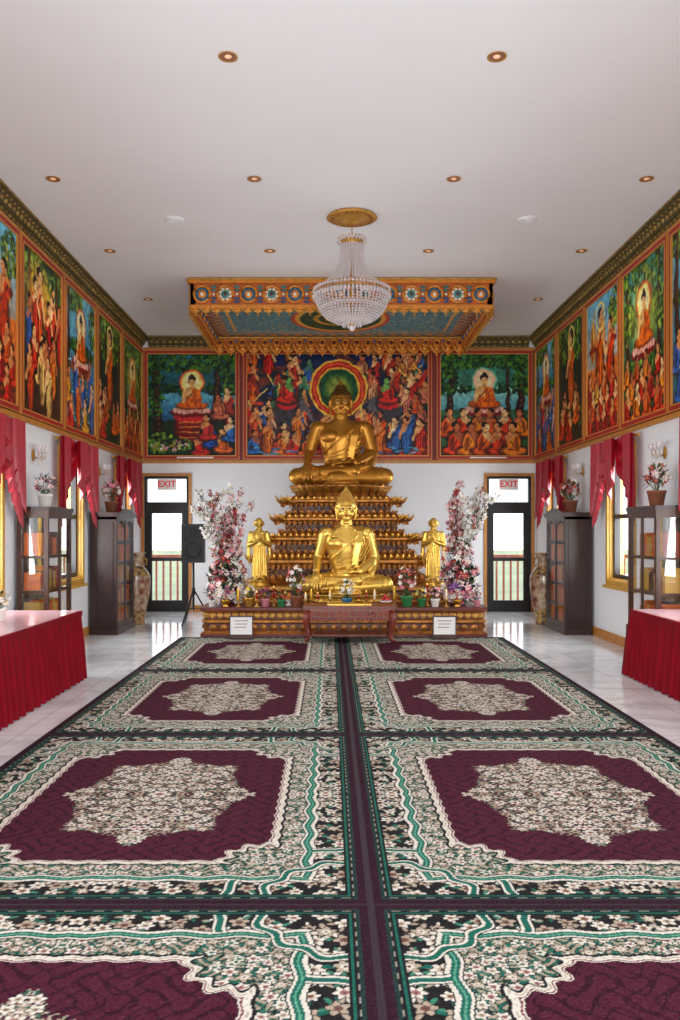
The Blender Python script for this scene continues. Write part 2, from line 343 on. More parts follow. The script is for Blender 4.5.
        for k in range(17): person(cv,r,W*r.uniform(.02,.98),H*(.46-.03*k),H*.38,r.choice([(212,60,30),(226,120,40),(170,26,30),(60,100,160),(230,180,110),(206,80,30)]),r.choice(SK),r.random()<.6,r.choice((1,-1)))
    elif kind=='night':
        cv.grad((30,48,30),(20,60,66)); foliage(cv,r,W*.5,H*.85,W*.55,H*.2,GR,380,.06)
        for k in range(4): trunk(cv,r,W*(.1+.26*k),H*.2,H,.045)
        foliage(cv,r,W*.5,H*.95,W*.55,H*.08,GR,160,.05); foliage(cv,r,W*.5,H*.2,W*.5,H*.14,GR[:4],160,.05)
        person(cv,r,W*.52,H*.28,H*.60,(230,110,20),SK[0],False,-1); cv.ring(W*.52,H*.88,.17,.02,(250,220,120))
        for k in range(7): person(cv,r,W*r.uniform(.05,.95),H*(.22-.034*k),H*.38,r.choice([(226,110,30),(200,60,30),(230,150,60),(150,40,40)]),r.choice(SK),True,r.choice((1,-1)))
    rs=np.random.RandomState(seed)
    def smooth(k):
        g=rs.normal(0,1,(cv.h//k+3,cv.w//k+3)); yy=np.arange(cv.h)/k; xx=np.arange(cv.w)/k; y0=yy.astype(int);x0=xx.astype(int); fy=(yy-y0)[:,None];fx=(xx-x0)[None]
        return (g[y0][:,x0]*(1-fy)*(1-fx)+g[y0+1][:,x0]*fy*(1-fx)+g[y0][:,x0+1]*(1-fy)*fx+g[y0+1][:,x0+1]*fy*fx)
    j=np.clip(np.arange(cv.h)[:,None]+(smooth(7)*1.1).round().astype(int),0,cv.h-1); i=np.clip(np.arange(cv.w)[None]+(smooth(7)*1.1).round().astype(int),0,cv.w-1); cv.a=cv.a[j,i]
    a=cv.a/255; g=a.mean(-1,keepdims=True); a=g+(a-g)*1.05; a=a*(1+.12*smooth(5))[...,None]; a=np.clip(a,0,1); a=a*a*(3-2*a)*.5+a*.46; cv.a=a*255
    return cv

# ---------------------------------------------------------------- room shell
XL,XR,YB,YR,ZC=-3.65,3.98,16.6,-2.5,5.3
def wall(name,rot,loc,L0,L1,z1,ops,t=.2):
    b=B(); x=L0
    for (a,w,z0,zt) in sorted(ops):
        b.box(x,a-w/2,0,t,0,z1,WALL)
        if z0>0: b.box(a-w/2,a+w/2,0,t,0,z0,WALL)
        b.box(a-w/2,a+w/2,0,t,zt,z1,WALL); x=a+w/2
    b.box(x,L1,0,t,0,z1,WALL); return b.obj(name,loc,rot)
LW=[15.1,12.1,9.0,5.9,2.8]; RW=[15.1,11.75,8.55,5.4,2.3]
WZ0,WZ1,WW=.88,2.66,1.0
wall('wall_left',pi/2,(XL,0,0),YR,YB,ZC,[(y,WW,WZ0,WZ1) for y in LW])
wall('wall_right',-pi/2,(XR,0,0),-YB,-YR,ZC,[(-y,WW,WZ0,WZ1) for y in RW])
DL,DR=(166.5-330)/51.8,(509-330)/51.8
DW,DH=.86,2.62
wall('wall_back',0,(0,YB,0),XL-.2,XR+.2,ZC,[(DL,DW,0,DH),(DR,DW,0,DH)])
wall('wall_front',pi,(0,YR,0),-XR-.2,-XL+.2,ZC,[(-.165,4.6,0,3.4)])
b=B(); b.box(XL-.2,XR+.2,YR-.2,YB+.2,ZC,ZC+.15,CEIL); b.obj('ceiling')
m=bpy.data.materials.new('marble_tile'); m.use_nodes=True; nt=m.node_tree; pb=nt.nodes['Principled BSDF']
tc=nt.nodes.new('ShaderNodeTexCoord'); n1=nt.nodes.new('ShaderNodeTexNoise'); n1.inputs['Scale'].default_value=1.6; n1.inputs['Detail'].default_value=8; n1.inputs['Distortion'].default_value=1.8
r1=nt.nodes.new('ShaderNodeValToRGB'); r1.color_ramp.elements[0].position=.3; r1.color_ramp.elements[0].color=C(206,210,216); r1.color_ramp.elements[1].position=.55; r1.color_ramp.elements[1].color=C(238,240,244)
br=nt.nodes.new('ShaderNodeTexBrick'); br.offset=0; br.inputs['Scale'].default_value=1; br.inputs['Brick Width'].default_value=.6; br.inputs['Row Height'].default_value=.6; br.inputs['Mortar Size'].default_value=.004
br.inputs['Mortar'].default_value=C(176,174,176)
nt.links.new(tc.outputs['Object'],n1.inputs['Vector']); nt.links.new(n1.outputs['Fac'],r1.inputs['Fac']); nt.links.new(tc.outputs['Object'],br.inputs['Vector'])
nt.links.new(r1.outputs['Color'],br.inputs['Color1']); nt.links.new(r1.outputs['Color'],br.inputs['Color2']); nt.links.new(br.outputs['Color'],pb.inputs['Base Color'])
pb.inputs['Roughness'].default_value=.08
MARB=m
b=B(); b.box(XL-.2,XR+.2,YR-.2,YB+.2,-.1,0,MARB); b.obj('floor')
b=B()
b.box(XL,XL+.025,YR,YB,0,.13,ORG); b.obj('baseboard_left')
b=B(); b.box(XR-.025,XR,YR,YB,0,.13,ORG); b.obj('baseboard_right')
b=B()
for x0,x1 in ((XL+.03,DL-DW/2-.08),(DL+DW/2+.08,DR-DW/2-.08),(DR+DW/2+.08,XR-.03)): b.box(x0,x1,YB-.025,YB,0,.13,ORG)
b.obj('baseboard_back')
CGR=M('cornice_green_gold',(108,88,38),.4,.3,rgb2=(164,130,58),scale=14)
CDK=M('cornice_dark',(76,66,30),.5,.2)
def cornice(name,L,rot,loc):
    b=B(); prof=[(0,5.10),(-.03,5.10),(-.04,5.14),(-.07,5.15),(-.09,5.20),(-.13,5.25),(-.14,5.28),(-.16,5.28),(-.16,5.299),(0,5.299)]
    rs=[[(x,p[0],p[1]) for p in prof] for x in (-L/2,L/2)]
    b.rings(rs,CDK,smooth=False)
    n=int(L/.12)
    for i in range(n):
        x=-L/2+(i+.5)*L/n
        b.ell((x,-.085,5.205),(.045,.02,.042),CGR,8,m=5); b.bead((x+.06,-.12,5.235),.016,GOLDP)
        b.box(x-.03,x+.03,-.05,-.03,5.108,5.135,CGR)
    b.box(-L/2,L/2,-.165,-.15,5.275,5.298,CGR)
    b.obj(name,loc,rot)
cornice('trim_1',YB-YR,pi/2,(XL,(YB+YR)/2,0)); cornice('trim_2',YB-YR,-pi/2,(XR,(YB+YR)/2,0)); cornice('trim_3',XR-XL-.3,0,((XL+XR)/2,YB,0))
REDW=M('red_mural_surround',(130,22,18),.5,var=.1)
def rail(name,L,rot,loc):
    b=B(); b.box(-L/2,L/2,-.012,0,2.92,5.10,REDW); b.box(-L/2,L/2,-.04,0,2.865,2.925,ORG); b.box(-L/2,L/2,-.03,0,5.05,5.10,ORG); b.obj(name,loc,rot)
rail('trim_4',YB-YR,pi/2,(XL,(YB+YR)/2,0)); rail('trim_5',YB-YR,-pi/2,(XR,(YB+YR)/2,0)); rail('trim_6',XR-XL-.1,0,((XL+XR)/2,YB,0))
FR=M('mural_frame_gold',(206,140,60),.4,.3)
RM=M('mural_mat_red',(160,20,16),.5)
def mural(W,z0,z1,loc,rot,seed,kind):
    e=empty('mural_painting',(loc[0],loc[1],0),rot); H=z1-z0; b=B()
    f=.05; q=.016
    for (x0,x1,a,c) in ((-W/2,W/2,z0,z0+f),(-W/2,W/2,z1-f,z1),(-W/2,-W/2+f,z0+f,z1-f),(W/2-f,W/2,z0+f,z1-f)): b.box(x0,x1,-.055,-.015,a,c,RM)
    for (x0,x1,a,c) in ((-W/2+f,W/2-f,z0+f,z0+q+f),(-W/2+f,W/2-f,z1-q-f,z1-f),(-W/2+f,-W/2+f+q,z0+q+f,z1-q-f),(W/2-f-q,W/2-f,z0+q+f,z1-q-f)): b.box(x0,x1,-.06,-.015,a,c,FR)
    g=.012
    for (x0,x1,a,c) in ((-W/2,W/2,z0-g,z0),(-W/2,W/2,z1,z1+g),(-W/2-g,-W/2,z0-g,z1+g),(W/2,W/2+g,z0-g,z1+g)): b.box(x0,x1,-.06,-.015,a,c,FR)
    if kind.startswith('back'): b.box(-.28,.42,-.066,-.05,z0+.012,z0+.036,WHITE)
    b.obj('frame',parent=e)
    cv=scene(W-2*(f+q),H-2*(f+q),seed,kind); cv.mesh('canvas',PAINT,e,loc=(0,-.035,z0+f+q))
kl=['forest','night','river','crowd','temple','night','river','crowd']; kr=['river','night','temple','forest','river','crowd','night','forest']
for i in range(8):
    yc=15.74-1.64*i
    mural(1.57,2.95,5.03,(XL,yc),pi/2,10+i,kl[i]); mural(1.57,2.95,5.03,(XR,yc),-pi/2,30+i,kr[i])
for x0,x1,s_,k in ((145,239,51,'backleft'),(244,431,52,'mara'),(437,531,53,'backright')):
    a,c=(x0-330)/51.8,(x1-330)/51.8; mural(c-a,2.95,5.03,((a+c)/2,YB),0,s_,k)

# ---------------------------------------------------------------- windows & doors
YWD=M('golden_window_casing',(196,150,60),.45,var=.1)
def window(i,rot,loc):
    b=B(); w,z0,z1=WW,WZ0,WZ1; t=.08
    for (x0,x1,a,c) in ((-w/2-t,w/2+t,z0-t,z0),(-w/2-t,w/2+t,z1,z1+t),(-w/2-t,-w/2,z0,z1),(w/2,w/2+t,z0,z1)): b.box(x0,x1,-.03,0,a,c,YWD)
    b.box(-w/2-t-.02,w/2+t+.02,-.07,0,z0-.12,z0-.08,YWD)
    for (x0,x1,a,c) in ((-w/2,w/2,z0,z0+.02),(-w/2,w/2,z1-.02,z1),(-w/2,-w/2+.02,z0,z1),(w/2-.02,w/2,z0,z1)): b.box(x0,x1,0,.2,a,c,YWD)
    for (x0,x1,a,c) in ((-w/2+.02,w/2-.02,z0+.02,z0+.08),(-w/2+.02,w/2-.02,z1-.08,z1-.02),(-w/2+.02,-w/2+.08,z0+.08,z1-.08),(w/2-.08,w/2-.02,z0+.08,z1-.08),(-w/2+.08,w/2-.08,1.74,1.80)): b.box(x0,x1,.05,.13,a,c,CHAR)
    b.box(-w/2+.07,w/2-.07,.112,.118,z0+.07,z1-.07,GLASS)
    b.obj('window_%d'%i,loc,rot)
k=1
for y in LW: window(k,pi/2,(XL,y,0)); k+=1
for y in RW: window(k,-pi/2,(XR,y,0)); k+=1
def door(i,x):
    b=B(); w=DW; t=.055
    for (x0,x1,a,c) in ((-w/2-t,w/2+t,DH,DH+t),(-w/2-t,-w/2,0,DH),(w/2,w/2+t,0,DH)): b.box(x0,x1,-.03,.0,a,c,ORG)
    for (x0,x1,a,c) in ((-w/2,-w/2+.05,0,DH),(w/2-.05,w/2,0,DH),(-w/2+.05,w/2-.05,DH-.05,DH),(-w/2+.05,w/2-.05,2.03,2.12)): b.box(x0,x1,.02,.12,a,c,CHAR)
    for (x0,x1,a,c) in ((-w/2+.05,-w/2+.14,.0,2.03),(w/2-.14,w/2-.05,0,2.03),(-w/2+.14,w/2-.14,0,.22),(-w/2+.14,w/2-.14,1.90,2.03)): b.box(x0,x1,.04,.09,a,c,CHAR)
    b.box(-w/2+.13,w/2-.13,.0,.04,.98,1.05,CHAR)
    b.box(-w/2+.13,w/2-.13,.062,.068,.22,1.92,GLASS); b.box(-w/2+.05,w/2-.05,.062,.068,2.1,DH-.05,GLASS)
    b.obj('door_%d'%i,(x,YB,0))
door(1,DL); door(2,DR)
REDL=M('exit_red',(200,20,16),.5,emit=.3)
def txt(s_,size,loc,parent,mat,rot=(pi/2,0,0)):
    cu=bpy.data.curves.new('lettering','FONT'); cu.body=s_; cu.size=size; cu.align_x='CENTER'; cu.align_y='CENTER'; cu.extrude=.002; cu.offset=.003; cu.materials.append(mat)
    o=bpy.data.objects.new('lettering',cu); scn.collection.objects.link(o); o.location=loc; o.rotation_euler=rot; o.parent=parent
for x in (DL+.02,DR-.02):
    b=B(); b.box(-.18,.18,-.05,.0,-.11,.11,WHITE); o=b.obj('exit_sign',(x,YB-.03,2.46)); txt('EXIT',.17,(0,-.053,0),o,REDL)
b=B()
for (x0,x1,a,c) in ((-2.135,2.465,3.3,3.4),(-2.135,-2.035,0,3.3),(2.365,2.465,0,3.3),(-.985,-.925,0,3.3),(.135,.195,0,3.3),(1.255,1.315,0,3.3)): b.box(x0,x1,YR-.15,YR-.05,a,c,CHAR)
b.box(-2.035,2.365,YR-.105,YR-.095,0,3.3,GLASS)
b.obj('entrance_frame')
GRASS=M('outside_lawn',(150,160,130),.9,var=.15,scale=.5)
b=B(); b.box(-60,60,-40,80,-.35,-.3,GRASS); b.obj('outside_lawn')
RB=M('railing_red',(150,70,56),.6)
b=B(); b.box(-6,7,YB+.25,YB+3,-.3,-.02,M('concrete',(190,186,180),.8,var=.05))
for x in np.arange(-6,7.01,.16): b.box(x-.02,x+.02,YB+2.8,YB+2.84,-.02,.95,RB)
b.box(-6,7,YB+2.78,YB+2.86,.95,1.02,RB); b.obj('porch_railing')

# ---------------------------------------------------------------- curtains
def valance(rot,loc):
    b=B(); W=1.62; zt=2.80
    b.tube([(-W/2,-.05,zt),(W/2,-.05,zt)],.02,GOLDP,8)
    nu,nv=72,14; rs=[]
    for j in range(nv+1):
        v=j/nv; row=[]
        for i in range(nu+1):
            u=i/nu; x=-W/2+.06+u*(W-.12); s_=abs(math.sin(2*pi*u))
            drop=v*(.20+.42*s_**.7); y=-.08-.05*math.sin(v*pi*5+s_)*s_-.03*s_*v-.012*math.cos(u*pi*24)*(1-v)
            row.append((x,y,zt+.02-drop))
        rs.append(row)
    b.rings(rs,REDC,cap=False,closed=False)
    for sd in (-1,1):
        for wj,LL,dy in ((.44,1.18,0),(.32,1.0,-.035)):
            rs=[]; n=60
            for j in range(13):
                v=j/12; row=[]
                for i in range(n+1):
                    u=i/n; x=sd*(W/2+.02-u*wj*(1-.12*v)); L=LL-.46*u*LL+.05*math.cos(u*pi*8)
                    y=-.115+dy-.032*math.cos(u*pi*9)*(.6+.4*v)
                    row.append((x,y,zt+.02-v*L))
                rs.append(row)
            b.rings(rs,REDC,cap=False,closed=False)
    rs=[]
    for v in (0,.5,1):
        row=[]
        for i in range(33):
            u=i/32; row.append(((u-.5)*.34*(1-.1*v),-.16-.03*math.cos(u*pi*6),zt+.02-v*(.85-.35*abs(u-.5)*2)))
        rs.append(row)
    b.rings(rs,REDC,cap=False,closed=False)
    b.obj('red_valance_curtain',loc,rot)
for y in LW: valance(pi/2,(XL,y,0))
for y in RW: valance(-pi/2,(XR,y,0))

# ---------------------------------------------------------------- rugs
def rug_canvas():
    res=185; a,bb=1.165,1.49
    cv=Cv(a,bb,res,(30,28,30)); X,Y=cv.X,cv.Y
    r=random.Random(5)
    cream=(204,198,186); beige=(164,148,130); green=(26,92,78); mar=(72,24,42); blk=(28,26,30); rose=(146,100,98)
    e=np.minimum(a-X,bb-Y)
    fx,fy=.71,1.02
    g=np.maximum(X-fx,Y-fy)+.006*np.cos(Y*50)*(X>Y-fy+fx)+.006*np.cos(X*50)*(X<=Y-fy+fx)
    ang=np.arctan2(Y-fy,X-fx); dc=np.hypot(X-fx-.02,Y-fy-.02)
    f=np.maximum(g,.25+.022*np.cos(ang*12)-dc)
    def setm(mk,c): cv.a[mk]=np.array(c)
    tw=np.sin(X*31+2*np.sin(Y*23))*np.sin(Y*29+2*np.sin(X*27))
    cv.a[f<0]=np.array(mar)*(1-.34*(np.abs(tw[f<0])<.18))[...,None]
    rs_=np.random.RandomState(1)
    def flower(cx,cy,rad,c1,c2,k=5,ph=None,out=None):
        sl=cv.bb(cx,cy,rad*1.25)
        if sl is None: return
        x=X[sl]-cx; y=Y[sl]-cy; d=np.hypot(x,y)/rad; th=np.arctan2(y,x)+(r.uniform(0,6) if ph is None else ph)
        pr=.80+.20*np.cos(k*th)
        if out is not None: cv.mix(sl,(d<pr+.14)*1.0,out)
        cv.mix(sl,(d<pr)*1.0,c1); cv.mix(sl,((np.abs(np.cos(k*th/2))<.2)&(d<pr)&(d>.3))*1.0,c2); cv.mix(sl,(d<.38)*1.0,c2); cv.mix(sl,(d<.16)*1.0,(90,60,50))
    def leaf(cx,cy,L,rot,c): cv.ell(cx,cy,L,L*.38,c,rot=rot,soft=.15)
    def scatter(mask,rad,n,cols,gap=1.6,lv=None,out=blk):
        lv=lv or [green,(60,122,100),beige,cream]
        pts=[]
        for _ in range(n):
            x=r.uniform(0,a); y=r.uniform(0,bb); i=min(cv.w-1,int(x*res)); j=min(cv.h-1,int(y*res))
            if not mask[j,i]: continue
            rr=rad*r.uniform(.75,1.15)
            if any((x-p)**2+(y-q)**2<(gap*.5*(rr+s_))**2 for p,q,s_ in pts): continue
            pts.append((x,y,rr))
        for x,y,rr in pts:
            for q in range(4): 
                t=r.uniform(0,2*pi); leaf(x+rr*1.15*math.cos(t),y+rr*1.15*math.sin(t),rr*.6,t,r.choice(lv))
        for x,y,rr in pts: c=r.choice(cols); flower(x,y,rr,c[0],c[1],r.choice((5,6)),None,out)
    FC=[(cream,rose),(cream,beige),(beige,(104,74,66)),(cream,(140,104,84)),(beige,cream)]
    scatter((e>.09)&(e<.235)&(f>.08),.042,4500,FC,1.8)
    band=(f>.045)&(e>.275)
    setm(band,(150,140,122)); tw2=np.sin(X*70+2*np.sin(Y*50))*np.sin(Y*66+2*np.sin(X*58)); setm(band&(np.abs(tw2)<.42),blk); setm(band&(np.abs(tw2)<.16),green)
    scatter(band&(f>.07)&(e>.30),.030,5200,[(cream,rose),(cream,beige),(beige,cream),(cream,(60,110,90))],1.85,[green,green,cream,beige])
    setm((f>0)&(f<.042),cream); setm((f>.006)&(f<.013),(110,50,56)); setm((f>.042)&(f<.056),blk); setm((f>.024)&(f<.032)&(np.sin(X*90)*np.sin(Y*90)>0),beige)
    T=np.where(a-X<bb-Y,Y,X)
    s1=e-.258-.010*np.sin(T*26); mk=f>.06
    setm(mk&(np.abs(s1)<.038),blk); setm(mk&(np.abs(s1)<.032),cream); setm(mk&(np.abs(s1-.004)<.017),green); setm(mk&(np.abs(s1-.004)<.004),(90,150,126))
    do=np.hypot(X-a,Y-bb); t2=np.arctan2(bb-Y,a-X)
    for rad_,amp in ((.46,.018),(.62,.012)):
        s2=do-rad_-amp*np.cos(t2*16); mk=(e>.07)&(f>.06)&((rad_<.5)|(e<.24))
        setm(mk&(np.abs(s2)<.032),blk); setm(mk&(np.abs(s2)<.026),cream); setm(mk&(np.abs(s2-.002)<.014),green)
    setm(e<.090,blk); setm(e<.080,green); setm(e<.066,blk); setm(e<.058,(150,144,132)); setm(e<.050,(30,52,50)); setm(e<.036,(46,20,34))
    t3=(np.sin(T*80)>0)&(e>.050)&(e<.058); setm(t3,blk)
    th=np.arctan2(Y/.84,X/.54); rr=np.hypot(X/.54,Y/.84)
    lim=.90+.07*np.cos(th*8)+.03*np.cos(th*16)
    md=rr<lim
    setm(md&(np.abs(tw2)<.34),(40,66,56)); setm(md&(np.abs(tw2)<.13),beige)
    scatter((rr<lim*.97),.036,5200,FC,1.9,[beige,cream,(50,90,74),cream],(56,22,36))
    flower(0,0,.07,cream,rose,6,0,blk)
    q=cv.a; full=np.concatenate([q[::-1],q],0); full=np.concatenate([full[:,::-1],full],1)
    F=Cv(2*a,2*bb,res); F.a=full
    F.h,F.w=F.a.shape[:2]; F.a=F.a+rs_.normal(0,7,(F.h,F.w,1))
    return F
F=rug_canvas(); base=None
PURB=M('rug_edge_binding',(40,18,32),.9)
for row in range(5):
    for col in range(2):
        yc=[11.11,8.10,5.10,2.10,-.90][row]; xc=.17+(-1.18 if col==0 else 1.18)
        b=B(); b.box(-1.1795,1.1795,-1.4995,1.4995,0,.010,PURB); o=b.obj('patterned_rug',(xc,yc if row else 11.10,0.001))
        if base is None: base=F.mesh('pile',CARPET,o,vertical=False,loc=(0,0,.012)); 
        else:
            c_=bpy.data.objects.new('pile',base.data); scn.collection.objects.link(c_); c_.parent=o; c_.location=(0,0,.012)

# ---------------------------------------------------------------- canopy
cx=.17; cw=2.23; y0,y1=12.7,15.35
BLUE=M('canopy_blue',(40,84,130),.4,var=.2,scale=20); TEAL=M('canopy_teal',(50,120,120),.4,var=.2,scale=20)
OGOLD=M('canopy_orange_gold',(210,130,36),.4,.2,var=.15,scale=20); WHT=M('canopy_white',(230,224,210),.5)
ORD=M('canopy_orange_panel',(180,88,26),.45,var=.2,scale=14)
e=empty('ceiling_canopy',(cx,(y0+y1)/2,0)); hy=(y1-y0)/2
b=B()
zf=4.86
def fascia(L,rot,loc):
    c_,s_=math.cos(rot),math.sin(rot)
    t=B()
    t.box(-L/2,L/2,0,.05,zf,5.29,ORD)
    t.box(-L/2-.03,L/2+.03,-.04,0,5.22,5.29,OGOLD); t.box(-L/2,L/2,-.03,0,4.84,4.90,OGOLD); t.box(-L/2-.03,L/2+.03,-.06,0,5.26,5.29,GOLDP)
    t.box(-L/2,L/2,.05,.075,4.84,5.0,OGOLD)
    n=int(L/.33)
    for i in range(n):
        x=-L/2+(i+.5)*L/n; z=5.06
        t.torus((x,-.012,z),(0,1,0),.12,.020,OGOLD,18,6)
        t.ell((x,-.005,z),(.105,.012,.105),WHT if i%2 else BLUE,14,m=5)
        t.ell((x,-.012,z),(.065,.015,.065),TEAL if i%2 else OGOLD,12,m=5); t.ell((x,-.022,z),(.028,.015,.028),REDB if i%2 else WHT,8,m=5)
        for q in range(8): t.ell((x+.082*math.cos(q*pi/4),-.014,z+.082*math.sin(q*pi/4)),(.017,.01,.017),OGOLD if i%2 else TEAL,6,m=4)
        xm=x+L/n/2
        if i<n-1:
            for dz in (-.11,-.06,.06,.11): t.ell((xm,-.01,z+dz),(.045,.012,.020),(BLUE,TEAL)[int(dz>0)],8,m=4)
            t.ell((xm,-.01,z),(.02,.012,.02),WHT,8,m=4)
    n2=int(L/.15); dr=.07
    for i in range(n2):
        x=-L/2+(i+.5)*L/n2; w=L/n2/2
        pts=[(x+w*math.cos(a_),-.02,4.86-dr*math.sin(a_)) for a_ in np.linspace(0,pi,9)]
        t.tube(pts,.014,GOLDP,5); t.ell((x,-.02,4.855-dr*.45),(w*.7,.012,dr*.45),OGOLD,8,m=4); t.bead((x,-.02,4.85-dr-.02),.018,GOLDP,.03)
        t.ell((x,.085,4.93),(w*.7,.02,.05),OGOLD if i%2 else BLUE,8,m=4)
    b_vs=[(p[0]*c_-p[1]*s_+loc[0],p[0]*s_+p[1]*c_+loc[1],p[2]) for p in t.v]
    o=len(b.v); b.v+=b_vs
    for f_,mi_,sm_ in zip(t.f,t.mi,t.sm): b.f.append(tuple(q+o for q in f_)); b.mi.append(b.m(t.mats[mi_])); b.sm.append(sm_)
fascia(2*cw,0,(0,-hy)); fascia(2*hy,-pi/2,(-cw,0)); fascia(2*hy,pi/2,(cw,0)); fascia(2*cw,pi,(0,hy))
b.box(-cw,cw,hy-.10,hy-.06,4.82,4.99,ORD)
n2=22
for i in range(n2):
    x=-cw+(i+.5)*2*cw/n2; w=cw/n2
    b.tube([(x+w*math.cos(a_),hy-.12,4.88-.15*math.sin(a_)) for a_ in np.linspace(0,pi,9)],.024,OGOLD,5)
    b.torus((x,hy-.12,4.90),(0,1,0),.055,.022,OGOLD,12,5); b.ell((x,hy-.11,4.80),(w*.6,.015,.06),OGOLD,8,m=4); b.ell((x,hy-.125,4.90),(.03,.012,.03),REDB,8,m=4)
    b.bead((x,hy-.12,4.70),.028,OGOLD,.05); b.bead((x+w,hy-.12,4.80),.02,GOLDP,.03)
b.box(-cw,cw,hy-.13,hy-.05,4.97,5.0,GOLDP)
b.box(-cw+.03,cw-.03,-hy+.03,hy-.03,5.02,5.06,BLUE)
b.obj('carved_frame',parent=e)
cv=Cv(2*cw-.16,2*hy-.16,70,(64,116,126)); r=random.Random(3); W_,H_=cv.W,cv.H
for i in range(900): cv.ell(r.uniform(0,W_),r.uniform(0,H_),.035,.022,r.choice([(100,150,160),(50,96,120),(150,160,120),(120,126,90),(40,76,100)]),rot=r.uniform(0,3))
for q in range(40):
    for pz in range(24):
        cv.ell((q+.5)*W_/40,(pz+.5)*H_/24,.018,.018,(176,150,90) if (q+pz)%2 else (70,130,146))
ed=np.minimum(np.minimum(cv.X,W_-cv.X),np.minimum(cv.Y,H_-cv.Y))
cv.a[ed<.22]=(196,120,40); cv.a[(ed<.20)&(ed>.03)&(np.sin(cv.X*30)*np.sin(cv.Y*30)>.0)]=(46,92,110); cv.a[(np.abs(ed-.35)<.02)]=(200,140,56)
mx,my=W_/2,H_/2
cv.ell(mx,my,.80,.90,(180,56,36),soft=.02); cv.ell(mx,my,.74,.84,(210,150,60),soft=.02); cv.ell(mx,my,.66,.76,(20,64,42),soft=.03)
for i in range(60): t=i/60*4*pi; cv.ell(mx+(.1+.028*t)*math.cos(t)*1.1,my+(.1+.035*t)*math.sin(t),.05,.035,(214,150,50),rot=t)
o=cv.mesh('painted_soffit',PAINT,e,vertical=False,loc=(0,0,5.015))

# ---------------------------------------------------------------- chandelier
b=B(); n=52
b.lathe([(.0,0),(.28,0),(.30,-.02),(.27,-.035),(.24,-.03),(.20,-.05),(.15,-.045),(.12,-.07),(.05,-.08),(.03,-.1),(0,-.1)],GOLDP,(0,0,5.298),36)
for i in range(24): b.ell((.225*math.cos(i*pi/12),.225*math.sin(i*pi/12),5.262),(.022,.022,.012),GOLDB,6,m=4)
for i in range(9): b.torus((0,0,5.19-.022*i),(1,0,0) if i%2 else (0,1,0),.013,.003,GOLDP,8,4)
b.lathe([(.02,5.0),(.025,4.3),(.03,4.0)],GOLDP,n=8)
b.lathe([(.12,5.02),(.13,5.0),(.13,4.98),(.12,4.96)],GOLDP,n=24,cap=False)
for i in range(24):
    a_=2*pi*i/24
    for k in range(3): b.bead((.135*math.cos(a_),.135*math.sin(a_),4.95-.03*k),.013,CRYS,.018)
    b.tube([(.12*math.cos(a_),.12*math.sin(a_),5.0),(.15*math.cos(a_),.15*math.sin(a_),5.05),(.17*math.cos(a_),.17*math.sin(a_),5.03)],.004,GOLDP,4)
    b.bead((.17*math.cos(a_),.17*math.sin(a_),5.0),.013,CRYS,.025)
for i in range(n):
    a_=2*pi*i/n; ca,sa=math.cos(a_),math.sin(a_)
    for k in range(27):
        t=k/26; rr=.115+.285*t**3.0+.02*math.sin(t*pi); z=4.95-.50*t
        b.bead((rr*ca,rr*sa,z),.010,CRYS,.013)
    for k in range(17):
        t=k/16; rr=.425*math.cos(t*pi/2*.95)**.8; z=4.36-.32*math.sin(t*pi/2)
        b.bead((rr*ca,rr*sa,z),.016,CRYS,.018)
b.torus((0,0,4.44),(0,0,1),.43,.009,GOLDP,44,6); b.torus((0,0,4.39),(0,0,1),.425,.009,GOLDP,44,6)
for i in range(64):
    a_=2*pi*i/64; b.bead((.45*math.cos(a_),.45*math.sin(a_),4.34),.016,CRYS,.045)
    b.bead((.445*math.cos(a_),.445*math.sin(a_),4.425),.018,CRYS,.024)
for rr,z,m_ in ((.37,4.22,50),(.29,4.14,40),(.20,4.08,28),(.11,4.03,16)):
    b.torus((0,0,z+.03),(0,0,1),rr,.006,GOLDP,30,5)
    for i in range(m_): a_=2*pi*i/m_; b.bead((rr*math.cos(a_),rr*math.sin(a_),z-.01),.015,CRYS,.036)
b.ell((0,0,3.98),(.035,.035,.045),CRYS,10,m=6)
b.obj('crystal_chandelier',(.26,10.2,0))

# ---------------------------------------------------------------- recessed lights
COP=M('copper_reflector',(160,108,90),.35,.5); LAMPE=M('lamp_glow',(240,190,150),.5,emit=.35)
for yy in (2.1,4.4,6.75,9.1,11.45,13.85):
    for xx in (-2.93,-.8,1.31,3.35):
        if yy>13 and abs(xx-.2)<2: continue
        b=B(); b.lathe([(.066,0),(.076,-.004),(.076,-.010),(.068,-.010),(.060,-.004),(.05,-.001)],GOLDP,(0,0,0),24,cap=False)
        b.lathe([(.0,-.002),(.066,-.005)],COP,n=24,cap=False); b.ell((0,0,-.006),(.030,.030,.008),LAMPE,12,m=4)
        b.obj('recessed_downlight',(xx,yy,ZC))
for xx in (-1.87,2.37):
    b=B(); b.lathe([(.12,0),(.12,-.008),(.10,-.012),(.0,-.012)],CEIL,n=28)
    for k in range(5): b.torus((0,0,-.013),(0,0,1),.02+.018*k,.002,CEIL,20,4)
    b.obj('ceiling_speaker',(xx,10.3,ZC-.0005))

